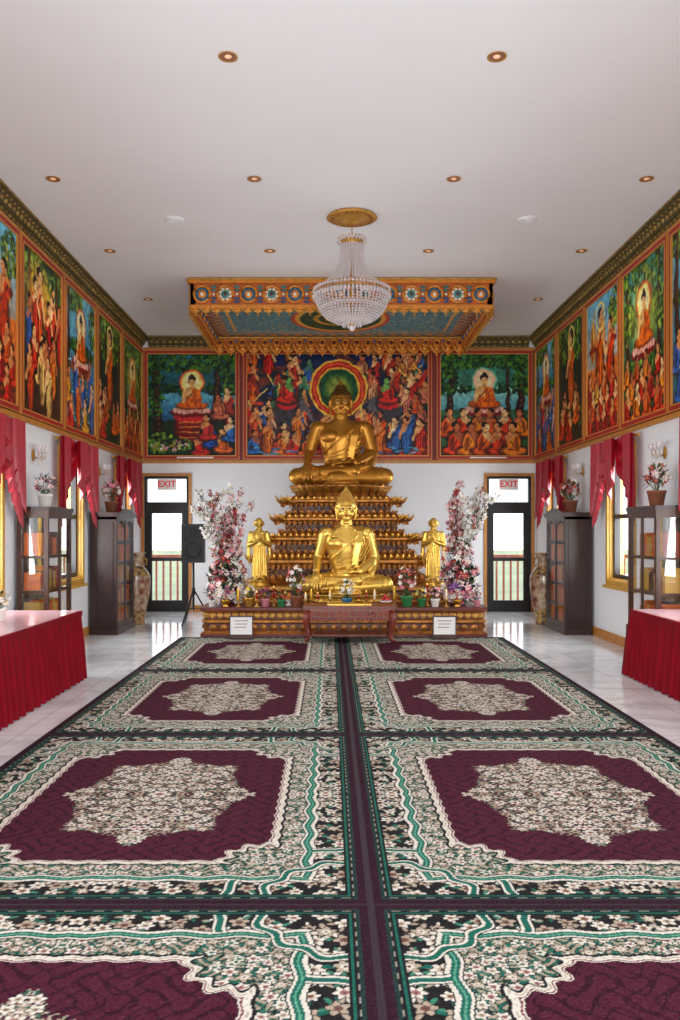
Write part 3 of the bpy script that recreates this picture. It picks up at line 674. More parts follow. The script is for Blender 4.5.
# ---------------------------------------------------------------- altar
def plan(w,d,st,o=0):
    w+=o;d+=o
    q=[(w-2*st,-d),(w-2*st,-d+st),(w-st,-d+st),(w-st,-d+2*st),(w,-d+2*st)]
    p=q+[(x,-y) for x,y in q[::-1]]+[(-x,-y) for x,y in q]+[(-x,y) for x,y in q[::-1]]
    return p
def stack(b,w,d,st,prof,mats,cy=0,cx=0):
    for (o0,z0),(o1,z1),m_ in zip(prof[:-1],prof[1:],mats):
        b.rings([[(x+cx,y+cy,z0) for x,y in plan(w,d,st,o0)],[(x+cx,y+cy,z1) for x,y in plan(w,d,st,o1)]],m_,smooth=False)
def petal(b,c,nx,ny,h,w,tilt,mat,down=False):
    tx,ty=-ny,nx; sg=-1 if down else 1
    def P(u,o,z): return (c[0]+tx*u+nx*o,c[1]+ty*u+ny*o,c[2]+sg*z)
    vs=[P(-w*.35,0,0),P(w*.35,0,0),P(w*.5,tilt*.4,h*.45),P(w*.28,tilt*.75,h*.78),P(0,tilt*1.25,h),P(-w*.28,tilt*.75,h*.78),P(-w*.5,tilt*.4,h*.45),P(0,tilt*.4+w*.28,h*.45)]
    fs=[(i,(i+1)%7,7) for i in range(7)]
    b.add(vs,fs,mat,True)
def along(w,d,st,o,sp,fn):
    p=plan(w,d,st,o); n=len(p)
    for i in range(n):
        (x0,y0_),(x1,y1_)=p[i],p[(i+1)%n]; L=math.hypot(x1-x0,y1_-y0_)
        if L<.03: continue
        tx,ty=(x1-x0)/L,(y1_-y0_)/L; nx,ny=ty,-tx
        if nx*(x0+x1)/2+ny*(y0_+y1_)/2<0: nx,ny=-nx,-ny
        if ny>.5: continue
        k=max(1,int(round(L/sp)))
        for j in range(k):
            t=(j+.5)/k; fn(x0+(x1-x0)*t,y0_+(y1_-y0_)*t,nx,ny,L/k)
def petal_row(b,w,d,st,z,h,pw,tilt,mat,cy=0,cx=0,down=False,o=0):
    along(w,d,st,o,pw,lambda x,y,nx,ny,L: petal(b,(x+cx,y+cy,z),nx,ny,h,L*.95,tilt,mat,down))
AX=.205; AW=2.12
AY0,AY1=12.62,16.2
b=B(); cyA=(AY0+AY1)/2; dA=(AY1-AY0)/2
stack(b,AW,dA,.04,[(0,0.0),(0,.05),(-.03,.07),(-.05,.09),(-.05,.20),(-.02,.22),(-.02,.25),(-.05,.27),(-.05,.36),(-.01,.385),(0.0,.40),(0,.44)],[REDB,GOLDB,GOLDB,REDB,GOLDB,GOLDB,GOLDB,REDB,GOLDB,GOLDB,REDB],cy=cyA,cx=AX)
petal_row(b,AW,dA,.04,.095,.10,.15,.02,GOLDB,cyA,AX,o=-.05)
petal_row(b,AW,dA,.04,.355,.08,.11,.015,GOLDP,cyA,AX,o=-.05,down=True)
for i in range(40):
    x=AX-AW+.12+i*(2*AW-.24)/39
    b.ell((x,AY0+.04,.235),(.03,.02,.012),GOLDP,8,m=4); b.torus((x,AY0+.045,.315),(0,1,0),.024,.007,GOLDP,8,4)
stack(b,1.86,1.3,.06,[(0,.44),(0,.47),(-.04,.49),(-.04,.60),(0,.63),(0,.68)],[GOLDB,GOLDB,REDB,GOLDB,GOLDP],cy=14.9,cx=AX)
petal_row(b,1.86,1.3,.06,.49,.10,.13,.02,GOLDP,14.9,AX,o=-.04)
b.obj('altar_platform')
# throne : four deep carved tiers with upturned corners
b=B(); TX=.19; TY=14.95
tiers=[(.68,1.12,1.48,.93),(1.12,1.48,1.30,.88),(1.48,1.80,1.13,.80),(1.80,2.10,1.02,.74)]
for k,(z0,z1,w,d) in enumerate(tiers):
    h=z1-z0; st=.10
    stack(b,w,d,st,[(-.06,z0),(-.04,z0+h*.08),(-.08,z0+h*.14),(-.20,z0+h*.30),(-.20,z0+h*.62),(-.10,z0+h*.72),(-.02,z0+h*.80),(0,z0+h*.84),(0,z0+h*.92),(-.05,z1)],[GOLDB,GOLDB,GOLDB,REDB,REDB,GOLDB,GOLDP,GOLDB,GOLDB],cy=TY,cx=TX)
    petal_row(b,w,d,st,z0+h*.12,h*.26,.12,.03,GOLDB,TY,TX,o=-.10)
    def medal(x,y,nx,ny,L,z=z0+h*.46,hh=h*.13):
        c=(x+TX+nx*.01,y+TY+ny*.01,z); b.torus(c,(nx,ny,0),hh,.010,GOLDB,12,5); b.bead((c[0]+nx*.01,c[1]+ny*.01,z),hh*.45,GOLD,hh*.6)
    along(w,d,st,-.20,.13,medal)
    petal_row(b,w,d,st,z0+h*.78,h*.20,.085,.03,GOLDB,TY,TX,down=True,o=-.03)
    petal_row(b,w,d,st,z1-.035,h*.24,.10,.02,GOLD,TY,TX,o=-.02)
    for sx in (-1,1):
        for (px,py) in ((w,-d+2*st),(w-st,-d+st),(w-2*st,-d)):
            x=TX+sx*px; y=TY+py; q=1.6 if k<2 else 1.0
            b.tube([(x-sx*.05,y+.04,z1-.07),(x+sx*.02*q,y-.01,z1-.045),(x+sx*.06*q,y-.04,z1-.0),(x+sx*.085*q,y-.05,z1+.06*q)],[.034,.030,.019,.003],GOLD,6)
    # centre cartouche
    b.ell((TX,TY-d+.03,z0+h*.5),(.16,.06,h*.40),GOLDB,16,m=8); b.torus((TX,TY-d-.02,z0+h*.5),(0,1,0),h*.26,.014,GOLD,18,6)
b.lathe([(.74,2.10),(.76,2.13),(.70,2.17),(.70,2.22),(.82,2.29),(.85,2.335),(.80,2.35)],GOLDB,(TX,TY,0),40,sx=1.06,sy=.8)
for i in range(30):
    a_=2*pi*i/30; nx,ny=math.cos(a_),math.sin(a_); petal(b,(TX+.73*1.06*nx,TY+.73*.8*ny,2.18),nx,ny,.18,.16,.10,GOLD)
    petal(b,(TX+.73*1.06*nx,TY+.73*.8*ny,2.20),nx,ny,.10,.15,.07,GOLDB,down=True)
b.obj('tiered_throne')

# ---------------------------------------------------------------- statues
def hand(P,mat,w,d,side,s,curl=.3,thumb=1,k=1.0):
    w=Vector(w); d=Vector(d).normalized(); side=Vector(side); side=(side-d*side.dot(d)).normalized(); nrm=d.cross(side).normalized()*k
    P.ell(w+d*.045*s,(.036*s,.052*s,.017*s),mat,12,axes=(side,d,nrm))
    for i,L in enumerate((.066,.074,.070,.056)):
        off=(1.5-i)*.0205; p=w+d*.082*s+side*off*s; dd=(d+side*off*2.2).normalized(); pts=[w+d*.05*s+side*off*s,p]
        for q in range(3):
            dd=(dd+nrm*curl*(.5+.5*q)).normalized(); p=p+dd*L*s/2.6; pts.append(p)
        P.chain(pts,[.0095*s,.009*s,.0085*s,.008*s,.0065*s],mat,8)
    p=w+d*.02*s+side*.025*s; pts=[p,p+(side*.8+d*.6)*.034*s,p+(side*.9+d*1.25)*.052*s+nrm*.006*s]; P.chain(pts,[.012*s,.0105*s,.008*s],mat,8)
def curls(b,c,r,cond,n,rad,mat):
    g=pi*(3-math.sqrt(5))
    for i in range(n):
        z=1-2*(i+.5)/n; q=math.sqrt(1-z*z); x,y=q*math.cos(g*i),q*math.sin(g*i)
        if cond(x,y,z): b.ell((c[0]+r[0]*x,c[1]+r[1]*y,c[2]+r[2]*z),rad,mat,8,m=6)
HAIR=M('gilded_hair',(110,78,40),.4,.8,var=.2,scale=30)
HAIR2=M('gilded_hair_light',(206,160,76),.42,.7,var=.1,scale=30)
EYEW=M('painted_eye_white',(226,214,180),.4); EYEB=M('painted_eye_line',(40,26,16),.4); LIP=M('painted_lips',(170,70,40),.4)
def buddha(name,loc,s,mat,vox,sm,painted,hairm,sxw=1.0):
    e=empty(name,loc); e.scale=(sxw,1,1); P=B(); V=lambda x,y,z:(x*s,y*s,z*s)
    E=lambda c,r,**k:P.ell(V(*c),[q*s for q in r],mat,20,m=14,**k)
    P.loft([(z*s,x*s,y*s,rx*s,ry*s) for z,x,y,rx,ry in [(.02,0,.07,.18,.14),(.10,0,.06,.18,.135),(.16,0,.045,.160,.12),(.22,0,.035,.150,.108),(.30,0,.03,.162,.112),(.38,0,.025,.188,.118),(.45,0,.02,.208,.118),(.51,0,.02,.218,.10),(.555,0,.02,.195,.085),(.59,0,.015,.125,.07),(.62,0,.01,.067,.06),(.68,0,0,.054,.055)]],mat,32)
    P.cap(V(0,.01,.6),V(0,0,.70),.057*s,.052*s,mat,16)
    for zz in (.635,.655): P.torus(V(0,0,zz),(0,.1,1),.054*s,.006*s,mat,20,6)
    for sx in (-1,1):
        E((sx*.09,-.055,.455),(.095,.05,.06)); E((sx*.19,.02,.545),(.07,.065,.06))
    E((0,.012,.80),(.092,.10,.10)); E((0,-.012,.75),(.082,.088,.098)); E((0,-.06,.682),(.037,.03,.025))
    for sx in (-1,1):
        E((sx*.042,-.055,.725),(.038,.036,.04)); E((sx*.033,-.090,.768),(.022,.014,.011)); 
        P.chain([V(sx*.010,-.101,.786),V(sx*.032,-.100,.797),V(sx*.058,-.082,.785)],.0055*s,mat,8)
        P.chain([V(sx*.093,.0,.80),V(sx*.103,.012,.775),V(sx*.098,.008,.73),V(sx*.091,-.002,.675)],[.012*s,.014*s,.011*s,.012*s],mat,8)
        E((sx*.012,-.112,.738),(.009,.009,.008))
    P.chain([V(0,-.098,.785),V(0,-.112,.755),V(0,-.120,.738)],[.008*s,.010*s,.012*s],mat,8)
    E((0,-.099,.713),(.026,.012,.006)); E((0,-.097,.703),(.020,.012,.006))
    E((0,.012,.885),(.055,.055,.05))
    for sx in (-1,1):
        P.cap(V(sx*.10,.06,.10),V(sx*.39,-.12,.085),.105*s,.078*s,mat,20)
        if sx==1: P.cap(V(.39,-.12,.08),V(-.08,-.27,.065),.072*s,.05*s,mat,20)
        else: P.cap(V(-.39,-.12,.09),V(.12,-.24,.125),.074*s,.045*s,mat,20)
    E((0,-.08,.055),(.38,.17,.065)); 
    P.cap(V(.10,-.24,.14),V(.22,-.20,.165),.036*s,.030*s,mat,14)
    for q in range(5): P.cap(V(.225+.008*q,-.222+.014*q,.17),V(.258-.002*q,-.222+.015*q,.172),.0105*s,.0085*s,mat,8)
    E((0,-.27,.018),(.16,.07,.02))
    for q in range(-3,4): P.chain([V(q*.02,-.26,.05),V(q*.045,-.335+.004*q*q,.012)],[.010*s,.008*s],mat,8)
    for sx in (-1,1):
        for t in (.25,.42,.58,.74,.88):
            a_=Vector((sx*.10,.06,.10)); c_=Vector((sx*.39,-.12,.085)); p=a_.lerp(c_,t); rr=.105+(.078-.105)*t
            P.torus(p*s,(c_-a_),rr*s,.0075*s,mat,24,6)
        for t in (.15,.3,.45):
            a_=Vector((sx*.39,-.12,.08)); c_=Vector((-sx*.1,-.255,.08)); p=a_.lerp(c_,t); P.torus(p*s,(c_-a_)+Vector((0,0,.1)),(.073-.02*t)*s,.0065*s,mat,24,6)
    P.chain([V(-.215,.02,.54),V(-.285,.045,.315),V(-.30,-.13,.205)],[.064*s,.050*s,.034*s],mat,16)
    hand(P,mat,V(-.302,-.145,.200),(-.01,-.60,-.42),(1,.0,0),s*1.25,curl=-.42,k=1)
    P.chain([V(.215,.02,.54),V(.285,.045,.31),V(.13,-.15,.205)],[.068*s,.060*s,.038*s],mat,16)
    E((.275,.03,.27),(.055,.07,.10)); P.cap(V(.28,.0,.25),V(.24,-.09,.17),.04*s,.03*s,mat,12)
    hand(P,mat,V(.115,-.165,.205),(-1,-.12,-.05),(0,-1,.1),s*1.25,curl=.12,k=-1)
    P.chain([V(.16,-.035,.580),V(.10,-.098,.52),V(.03,-.128,.455),V(-.06,-.127,.385),V(-.14,-.080,.325),V(-.175,.0,.29)],.0105*s,mat,8)
    for o_ in (-.030,-.015,0,.015,.030):
        P.chain([V(.14+o_,.03,.605),V(.14+o_,-.07,.56),V(.12+o_,-.110,.46),V(.10+o_*.9,-.113,.36),V(.085+o_*.8,-.108,.26)],.0105*s,mat,8)
    for q in range(4):
        P.chain([V(.20+.012*q,-.05-.004*q,.50-.03*q),V(.15,-.107,.40-.045*q),V(.02,-.118,.33-.04*q),V(-.10,-.096,.285-.025*q)],.0065*s,mat,6)
    P.torus(V(0,.035,.215),(0,.12,1),.132*s,.010*s,mat,28,6)
    o=P.obj('body',parent=e)
    md=o.modifiers.new('fuse','REMESH'); md.mode='VOXEL'; md.voxel_size=vox; md.use_smooth_shade=True
    sd=o.modifiers.new('smooth','SMOOTH'); sd.factor=.5; sd.iterations=sm
    h=B()
    curls(h,V(0,.014,.80),(.096*s,.103*s,.101*s),lambda x,y,z:(z>.34 and y<=.25) or (y>.25 and z>-.5) or (z>.0 and y>-.2 and abs(x)>.6),640,.0085*s,hairm)
    curls(h,V(0,.012,.890),(.053*s,.053*s,.048*s),lambda x,y,z:z>-.3,170,.0075*s,hairm)
    h.lathe([(.020*s,.928*s),(.024*s,.942*s),(.018*s,.955*s),(.009*s,.968*s),(.001*s,.985*s)],mat,(0,.012*s,0),14)
    h.obj('hair_curls',parent=e)
    f=B()
    for sx in (-1,1):
        f.tube([V(sx*.008,-.1065,.791),V(sx*.022,-.1075,.799),V(sx*.042,-.101,.800),V(sx*.060,-.086,.789)],.0028*s,EYEB,6)
        f.ell(V(sx*.033,-.0985,.765),(.019*s,.008*s,.0048*s),EYEW,10,m=6); f.ell(V(sx*.033,-.103,.765),(.006*s,.006*s,.0048*s),EYEB,8,m=6)
        f.tube([V(sx*.014,-.102,.768),V(sx*.033,-.1065,.7715),V(sx*.052,-.097,.768)],.002*s,EYEB,6)
    f.ell(V(0,-.108,.708),(.022*s,.006*s,.006*s),LIP,10,m=6)
    f.obj('painted_face',parent=e)
    return e
BG=M('buddha_old_gold',(200,140,54),.38,.75,var=.12,scale=3)
buddha('large_buddha_statue',(.19,14.93,2.335),1.88,BG,.0115,2,True,HAIR,1.02)
BP=M('buddha_bright_gold',(234,192,92),.34,.8,var=.04,scale=3)
buddha('small_buddha_statue',(.25,13.32,.60),1.70,BP,.0100,2,True,HAIR2,.90)
b=B(); b.box(-.60,.60,-.42,.40,0,.035,REDB); b.lathe([(.58,.035),(.60,.06),(.55,.08),(.54,.10),(.60,.13),(.61,.155),(.56,.158)],BP,n=40,sy=.7)
for i in range(30):
    a_=2*pi*i/30; nx,ny=math.cos(a_),math.sin(a_); petal(b,(.55*nx,.385*ny,.085),nx,ny,.075,.11,.04,BP)
b.obj('lotus_pedestal',(.25,13.34,.442))
def disciple(loc,rot,s,fl):
    e=empty('standing_disciple_statue',loc,rot); P=B(); mat=BP; V=lambda x,y,z:(x*s,y*s,z*s)
    P.lathe([(.16*s,0),(.17*s,.02*s),(.14*s,.05*s),(.17*s,.085*s),(.15*s,.09*s)],mat,n=24)
    P.loft([(z*s,x*s,y*s,rx*s,ry*s) for z,x,y,rx,ry in [(.13,0,.0,.115,.085),(.2,0,0,.11,.08),(.4,0,0,.10,.075),(.55,0,0,.098,.07),(.66,0,0,.11,.072),(.75,0,0,.125,.07),(.80,0,0,.11,.055),(.83,0,0,.05,.045),(.87,0,0,.036,.038)]],mat)
    for sx in (-1,1):
        P.cap(V(sx*.05,-.02,.10),V(sx*.055,-.09,.10),.03*s,.025*s,mat,10); P.cap(V(sx*.05,0,.09),V(sx*.045,0,.2),.035*s,.04*s,mat,10)
        P.chain([V(sx*.12,0,.775),V(sx*.155,-.01,.61),V(sx*.03,-.125,.67)],[.043*s,.038*s,.024*s],mat,12)
        hand(P,mat,V(sx*.016,-.13,.675),(-sx*.04,-.10,1),(0,1,.1),s*.85,curl=.02,k=1)
        P.chain([V(sx*.066,.01,.96),V(sx*.07,.01,.93),V(sx*.062,.005,.895)],.012*s,mat,8)
        P.chain([V(sx*.15,.0,.60),V(sx*.16,-.01,.45),V(sx*.14,0,.33)],[.035*s,.026*s,.012*s],mat,10)
    P.cap(V(0,0,.83),V(0,0,.89),.036*s,.036*s,mat); P.ell(V(0,.004,.945),(.062*s,.068*s,.07*s),mat,16,m=12); P.ell(V(0,-.008,.915),(.052*s,.056*s,.058*s),mat,16,m=12)
    P.chain([V(0,-.066,.935),V(0,-.078,.912)],[.006*s,.010*s],mat,8); P.ell(V(0,-.064,.893),(.02*s,.008*s,.005*s),mat)
    for sx in (-1,1): P.ell(V(sx*.024,-.060,.930),(.014*s,.008*s,.006*s),mat)
    for q in range(-3,4): P.chain([V(q*.03,-.072+.002*q*q,.60),V(q*.032,-.082+.004*q*q,.40),V(q*.036,-.088+.005*q*q,.15)],.008*s,mat,6)
    P.chain([V(.09,-.04,.80),V(.0,-.078,.72),V(-.10,-.03,.62)],.011*s,mat,8)
    P.torus(V(0,0,.135),(0,0,1),.10*s,.012*s,mat,20,6)
    o=P.obj('body',parent=e); md=o.modifiers.new('fuse','REMESH'); md.mode='VOXEL'; md.voxel_size=.0085; md.use_smooth_shade=True
    sd=o.modifiers.new('smooth','SMOOTH'); sd.factor=.5; sd.iterations=1
disciple((-1.14,13.81,.681),.25,1.08,1); disciple((1.66,13.81,.681),-.25,1.08,-1)

# ---------------------------------------------------------------- flowers
def blossom(b,c,n,r,mat,cm):
    n=Vector(n).normalized(); u=Vector((0,0,1)) if abs(n.z)<.9 else Vector((1,0,0)); a=n.cross(u).normalized(); t=n.cross(a).normalized(); c=Vector(c)
    ph=R.uniform(0,6); vs=[c-n*r*.15]; fs=[]
    for k in range(5):
        th=ph+2*pi*k/5; d1=a*math.cos(th)+t*math.sin(th); s1=a*math.cos(th-.5)+t*math.sin(th-.5); s2=a*math.cos(th+.5)+t*math.sin(th+.5)
        o=len(vs); vs+= [c+s1*r*.65+n*r*.22,c+d1*r+n*r*.30,c+s2*r*.65+n*r*.22]; fs+=[(0,o,o+1),(0,o+1,o+2)]
    b.add(vs,fs,mat,True); b.bead(tuple(c+n*r*.1),r*.2,cm)
def leafm(b,c,d,L,mat):
    c=Vector(c); d=Vector(d).normalized(); u=Vector((0,0,1)) if abs(d.z)<.9 else Vector((1,0,0)); a=d.cross(u).normalized(); n=d.cross(a)
    b.add([c,c+d*L*.5+a*L*.22+n*L*.04,c+d*L-n*L*.1,c+d*L*.5-a*L*.22+n*L*.04,c+d*L*.5-n*L*.04],[(0,1,4),(1,2,4),(2,3,4),(3,0,4)],mat,True)
def rv(z0=-.3): 
    while True:
        v=Vector((R.uniform(-1,1),R.uniform(-1,1),R.uniform(z0,1)))
        if .1<v.length<1: return v.normalized()
def bunch(b,c,rad,cols,n,fr,stem_to=None,leaves=None):
    c=Vector(c)
    if not hasattr(rad,'__len__'): rad=(rad,)*3
    for i in range(leaves if leaves is not None else n):
        v=rv(-.6); q=R.uniform(.5,1.05); leafm(b,c+Vector((v.x*rad[0],v.y*rad[1],v.z*rad[2]))*q*.8,v,fr*1.9,R.choice((LEAF,DLEAF)))
    for i in range(n):
        v=rv(-.5); q=R.uniform(.7,1.0); p=c+Vector((v.x*rad[0],v.y*rad[1],v.z*rad[2]))*q
        if stem_to is not None and i%2==0: b.tube([stem_to,p],.003,LEAF,4)
        blossom(b,p,v+Vector((0,-.4,.1)),fr*R.uniform(.75,1.25),R.choice(cols),YELF)
def branch(b,p,d,L,cols,lv,r0,fr=.035,dens=16,wob=.2):
    p=Vector(p); d=Vector(d).normalized(); pts=[p]; q=p
    for i in range(6):
        d=(d+Vector((R.uniform(-wob,wob),R.uniform(-wob,wob),R.uniform(-.05,.15)))).normalized(); q=q+d*L/6; pts.append(q)
        if lv>0 and i>0: 
            branch(b,q,d+rv()*.8,L*.30,cols,lv-1,r0*.5,fr,max(5,dens//2))
    b.tube(pts,[r0*(1-.12*i) for i in range(7)],BARK,5)
    for k in range(dens):
        t=R.uniform(.2,1)*6; i=min(5,int(t)); w=pts[i].lerp(pts[i+1],t-i)+rv(-1)*.035
        blossom(b,w,rv(-.5)+Vector((0,-.3,0)),fr*R.uniform(.7,1.2),R.choice(cols),YELF)
        leafm(b,w,rv(-.5),fr*1.5,LEAF if k%3==0 else DLEAF)
VASE1=M('red_brown_vase_glaze',(120,52,40),.25,var=.3,scale=12); 
def arrangement(loc,sd):
    b=B(); b.lathe([(.09,0),(.12,.02),(.16,.16),(.14,.28),(.07,.36),(.09,.42)],VASE1,n=24,cap=False); b.lathe([(.09,0),(0,.001)],VASE1,n=24,cap=False)
    for k in range(7):
        a_=-1+2*k/6; branch(b,(0,0,.38),(sd*.08+.20*a_,-.05+.12*R.uniform(-1,1),1),R.uniform(.9,1.25),[[LPINK,PINK,REDF,CREAM],[CREAM,LPINK,PINK],[PINK,REDF,MAG,LPINK]][k%3],1,.010,.040,22,.13)
    for k in range(4): branch(b,(0,0,.38),(sd*(.34-.07*k),-.1,1),1.15,[CREAM,WHITE,WHITE],1,.010,.046,34,.12)
    bunch(b,(0,-.02,.78),(.24,.16,.28),[CREAM,LPINK,REDF,MAG,REDF],56,.05,(0,0,.4),130)
    bunch(b,(0,-.05,.48),(.30,.2,.22),[LPINK,CREAM,PINK,MAG,REDF],90,.058,(0,0,.4),140)
    bunch(b,(.03*sd,-.16,.20),(.31,.14,.20),[CREAM,CREAM,LPINK,PINK,PURP,CREAM],110,.058,None,130)
    for k in range(34): leafm(b,(R.uniform(-.24,.24),-.16,.25+R.uniform(0,.3)),rv(-.4)+Vector((0,-.4,.2)),.17,DLEAF)
    b.obj('floral_arrangement',loc)
arrangement((-1.56,13.22,.442),-1); arrangement((1.97,13.22,.442),1)
POTC=[M('pot_white',(226,222,214),.3),M('pot_green',(50,120,70),.3),M('pot_blue',(60,120,150),.3),M('pot_gold_foil',(206,160,70),.3,.6),M('pot_terracotta',(130,74,50),.6),M('pot_pink',(206,130,140),.4)]
def pot(loc,s,pm,cols,n=26,tall=1.0,name='potted_flowers'):
    b=B(); b.lathe([(.045*s,0),(.05*s,.005*s),(.068*s,.10*s),(.074*s,.105*s),(.072*s,.12*s),(.062*s,.12*s),(.055*s,.105*s),(0,.10*s)],pm,n=18,cap=False)
    b.lathe([(.0001,0),(.045*s,0)],pm,n=18,cap=False)
    bunch(b,(0,0,.12*s+.09*s*tall),(.10*s,.08*s,.085*s*tall),cols,n,.028*s,(0,0,.1*s),int(n*1.5)); b.obj(name,loc)
S4=.442
pot((-1.20,12.78,S4),1.1,POTC[3],[CREAM,YELF,WHITE],24); pot((-.96,12.78,S4),1.0,POTC[5],[PURP,MAG],20)
pot((-.50,12.78,S4),1.35,POTC[4],[PINK,CREAM,MAG,WHITE,REDF],44,1.9); pot((1.14,12.78,S4),1.35,POTC[1],[MAG,CREAM,REDF,PINK],44,1.9)
pot((1.36,12.78,S4),1.0,POTC[1],[YELF,CREAM],20); pot((.25,12.75,S4),1.1,POTC[2],[WHITE,CREAM],26,1.5); pot((1.56,12.76,S4),1.0,POTC[0],[PINK,LPINK],22); pot((-.72,12.74,S4),.9,POTC[1],[REDF,YELF],20)
pot((2.18,12.76,S4),.8,POTC[5],[PINK,PURP],20); pot((-1.75,12.76,S4),.8,POTC[0],[PINK,PURP,CREAM],24)
CAN=M('candle_wax',(232,216,180),.5); CR=M('red_glass_candle',(170,20,30),.15,trans=.3); YC=M('yellow_candle',(236,180,50),.5); FL=M('candle_flame',(255,190,90),.5,emit=3)
def candle(loc,h,mt):
    b=B(); b.lathe([(.040,0),(.045,.008),(.02,.02),(.012,.035),(.012,.09),(.03,.10),(.034,.115),(.0,.112)],GOLDP,n=14); b.lathe([(.016,.112),(.016,.112+h),(0,.114+h)],mt,n=12); b.lathe([(.002,.112+h),(.006,.125+h),(.0,.147+h)],FL,n=8); b.obj('altar_candle',loc)
for x,y,h,mt in ((-.84,12.86,.16,CR),(-.28,12.80,.12,YC),(-.18,12.71,.08,CR),(.0,12.76,.10,CAN),(.54,12.78,.10,CR),(.66,12.74,.12,CAN),(.96,12.86,.16,YC),(-1.08,12.70,.1,CR),(1.72,12.72,.12,CAN),(1.46,12.92,.2,CR),(-.36,12.70,.08,CAN),(-1.36,12.74,.14,YC)): candle((x,y,S4),h,mt)
INC=M('brass_bowl',(200,150,60),.3,1)
for x in (.42,1.88,-1.54):
    b=B(); b.lathe([(.045,0),(.05,.015),(.03,.03),(.065,.06),(.070,.10),(.068,.115),(.06,.11),(.05,.08),(0,.075)],INC,n=20)
    for k in range(4): b.tube([(R.uniform(-.02,.02),R.uniform(-.02,.02),.08),(R.uniform(-.03,.03),R.uniform(-.03,.03),.24)],.003,REDF,4)
    b.obj('incense_bowl',(x,12.71,S4))
FRU=[M('orange_fruit',(226,130,30),.45,bump=.1,bscale=120),M('red_apple',(170,30,30),.3)]
for x,fm in ((-.62,0),(.82,1)):
    b=B(); b.lathe([(.045,0),(.05,.01),(.02,.03),(.02,.05),(.08,.075),(.10,.095),(.09,.09),(0,.07)],WHITE,n=20)
    for k in range(5): a_=k*2*pi/5; b.ell((.05*math.cos(a_),.05*math.sin(a_),.112),.03,FRU[fm],12)
    b.ell((0,0,.157),.03,FRU[fm],12); b.obj('fruit_offering_bowl',(x,12.98 if not fm else 12.74,S4))

# small carved red table
TW=M('carved_red_wood',(112,40,24),.35,var=.25,scale=14,bump=.1)
TWH=M('carved_red_wood_light',(150,66,36),.4,var=.2,scale=14)
b=B(); w,d,h=.62,.27,.52
b.box(-w-.02,w+.02,-d-.02,d+.02,h-.03,h,TW); b.box(-w,w,-d,d,h-.05,h-.03,TW); b.box(-w+.03,w-.03,-d+.02,d-.02,h-.17,h-.05,TW); b.box(-w+.01,w-.01,-d+.005,-d+.02,h-.065,h-.05,TWH)
for k in range(12):
    x=-w+.10+k*(2*w-.2)/11; b.torus((x,-d+.018,h-.115),(0,1,0),.03,.008,TWH,12,5); b.ell((x,-d+.02,h-.115),(.014,.012,.014),TWH,8,m=4)
for k in range(24):
    x=-w+.05+k*(2*w-.1)/23; petal(b,(x,-d+.02,h-.165),0,-1,.06,.05,.01,TW,True)
for sx in (-1,1):
    for sy in (-1,1):
        x,y=sx*(w-.05),sy*(d-.05)
        b.tube([(x-sx*.0,y,h-.06),(x+sx*.035,y+sy*.02,h-.17),(x+sx*.03,y+sy*.015,h-.27),(x-sx*.01,y,h-.40),(x+sx*.015,y+sy*.01,.05),(x+sx*.045,y+sy*.02,.025)],[.05,.056,.04,.03,.034,.025],TW,10)
    b.box(sx*(w-.07)-.02,sx*(w-.07)+.02,-d+.05,d-.05,.07,.10,TW)
b.box(-w+.07,w-.07,-.02,.02,.07,.10,TW)
b.box(-w+.12,w-.12,-d+.06,d-.06,.10,.115,TW)
b.obj('carved_offering_table',(.27,12.12,.0135))
b=B(); b.box(-.30,.30,-.16,.16,0,.012,M('gold_tray',(206,160,70),.3,.8)); b.box(-.31,-.30,-.17,.17,0,.025,GOLDP); b.box(.30,.31,-.17,.17,0,.025,GOLDP); b.obj('gold_tray',(.27,12.12,.5345))
for x in (-1.27,1.64):
    b=B(); b.box(-.17,.17,-.10,-.08,.0,.03,MIDW)
    for (x0,x1,a,c) in ((-.17,.17,.03,.07),(-.17,.17,.32,.34),(-.17,-.155,.07,.32),(.155,.17,.07,.32)): b.box(x0,x1,-.10,-.075,a,c,MIDW)
    b.box(-.155,.155,-.092,-.08,.07,.32,WHITE); b.box(-.17,.17,-.10,.06,0,.012,MIDW); b.tube([(0,-.075,.28),(0,.05,.012)],.008,MIDW,6)
    for k in range(3): b.box(-.10+.02*(k%2),.10-.015*k,-.0935,-.091,.26-.045*k,.27-.045*k,M('sign_text',(110,50,50),.6))
    b.obj('notice_sign',(x,12.40,.0145))

# speaker
b=B()
b.box(-.19,.19,-.16,.16,1.04,1.68,BLACK); GRL=M('speaker_grille',(34,34,36),.6,bump=.3,bscale=200)
b.box(-.17,.17,-.17,-.16,1.06,1.66,GRL); b.torus((0,-.17,1.25),(0,1,0),.12,.012,BLACK,24,6)
b.torus((0,-.17,1.54),(0,1,0),.05,.01,BLACK,20,6)
b.tube([(0,0,1.06),(0,0,.25)],.018,BLACK,10); b.tube([(0,0,.62),(0,0,.50)],.03,BLACK,10)
for k in range(3):
    a_=pi/2+.5+k*2*pi/3; b.tube([(0,0,.60),(.33*math.cos(a_),.33*math.sin(a_),.012)],.014,BLACK,6); b.tube([(0,0,.28),(.2*math.cos(a_),.2*math.sin(a_),.27)],.008,BLACK,6)
b.obj('speaker_on_stand',(-2.27,14.3,0),.1)

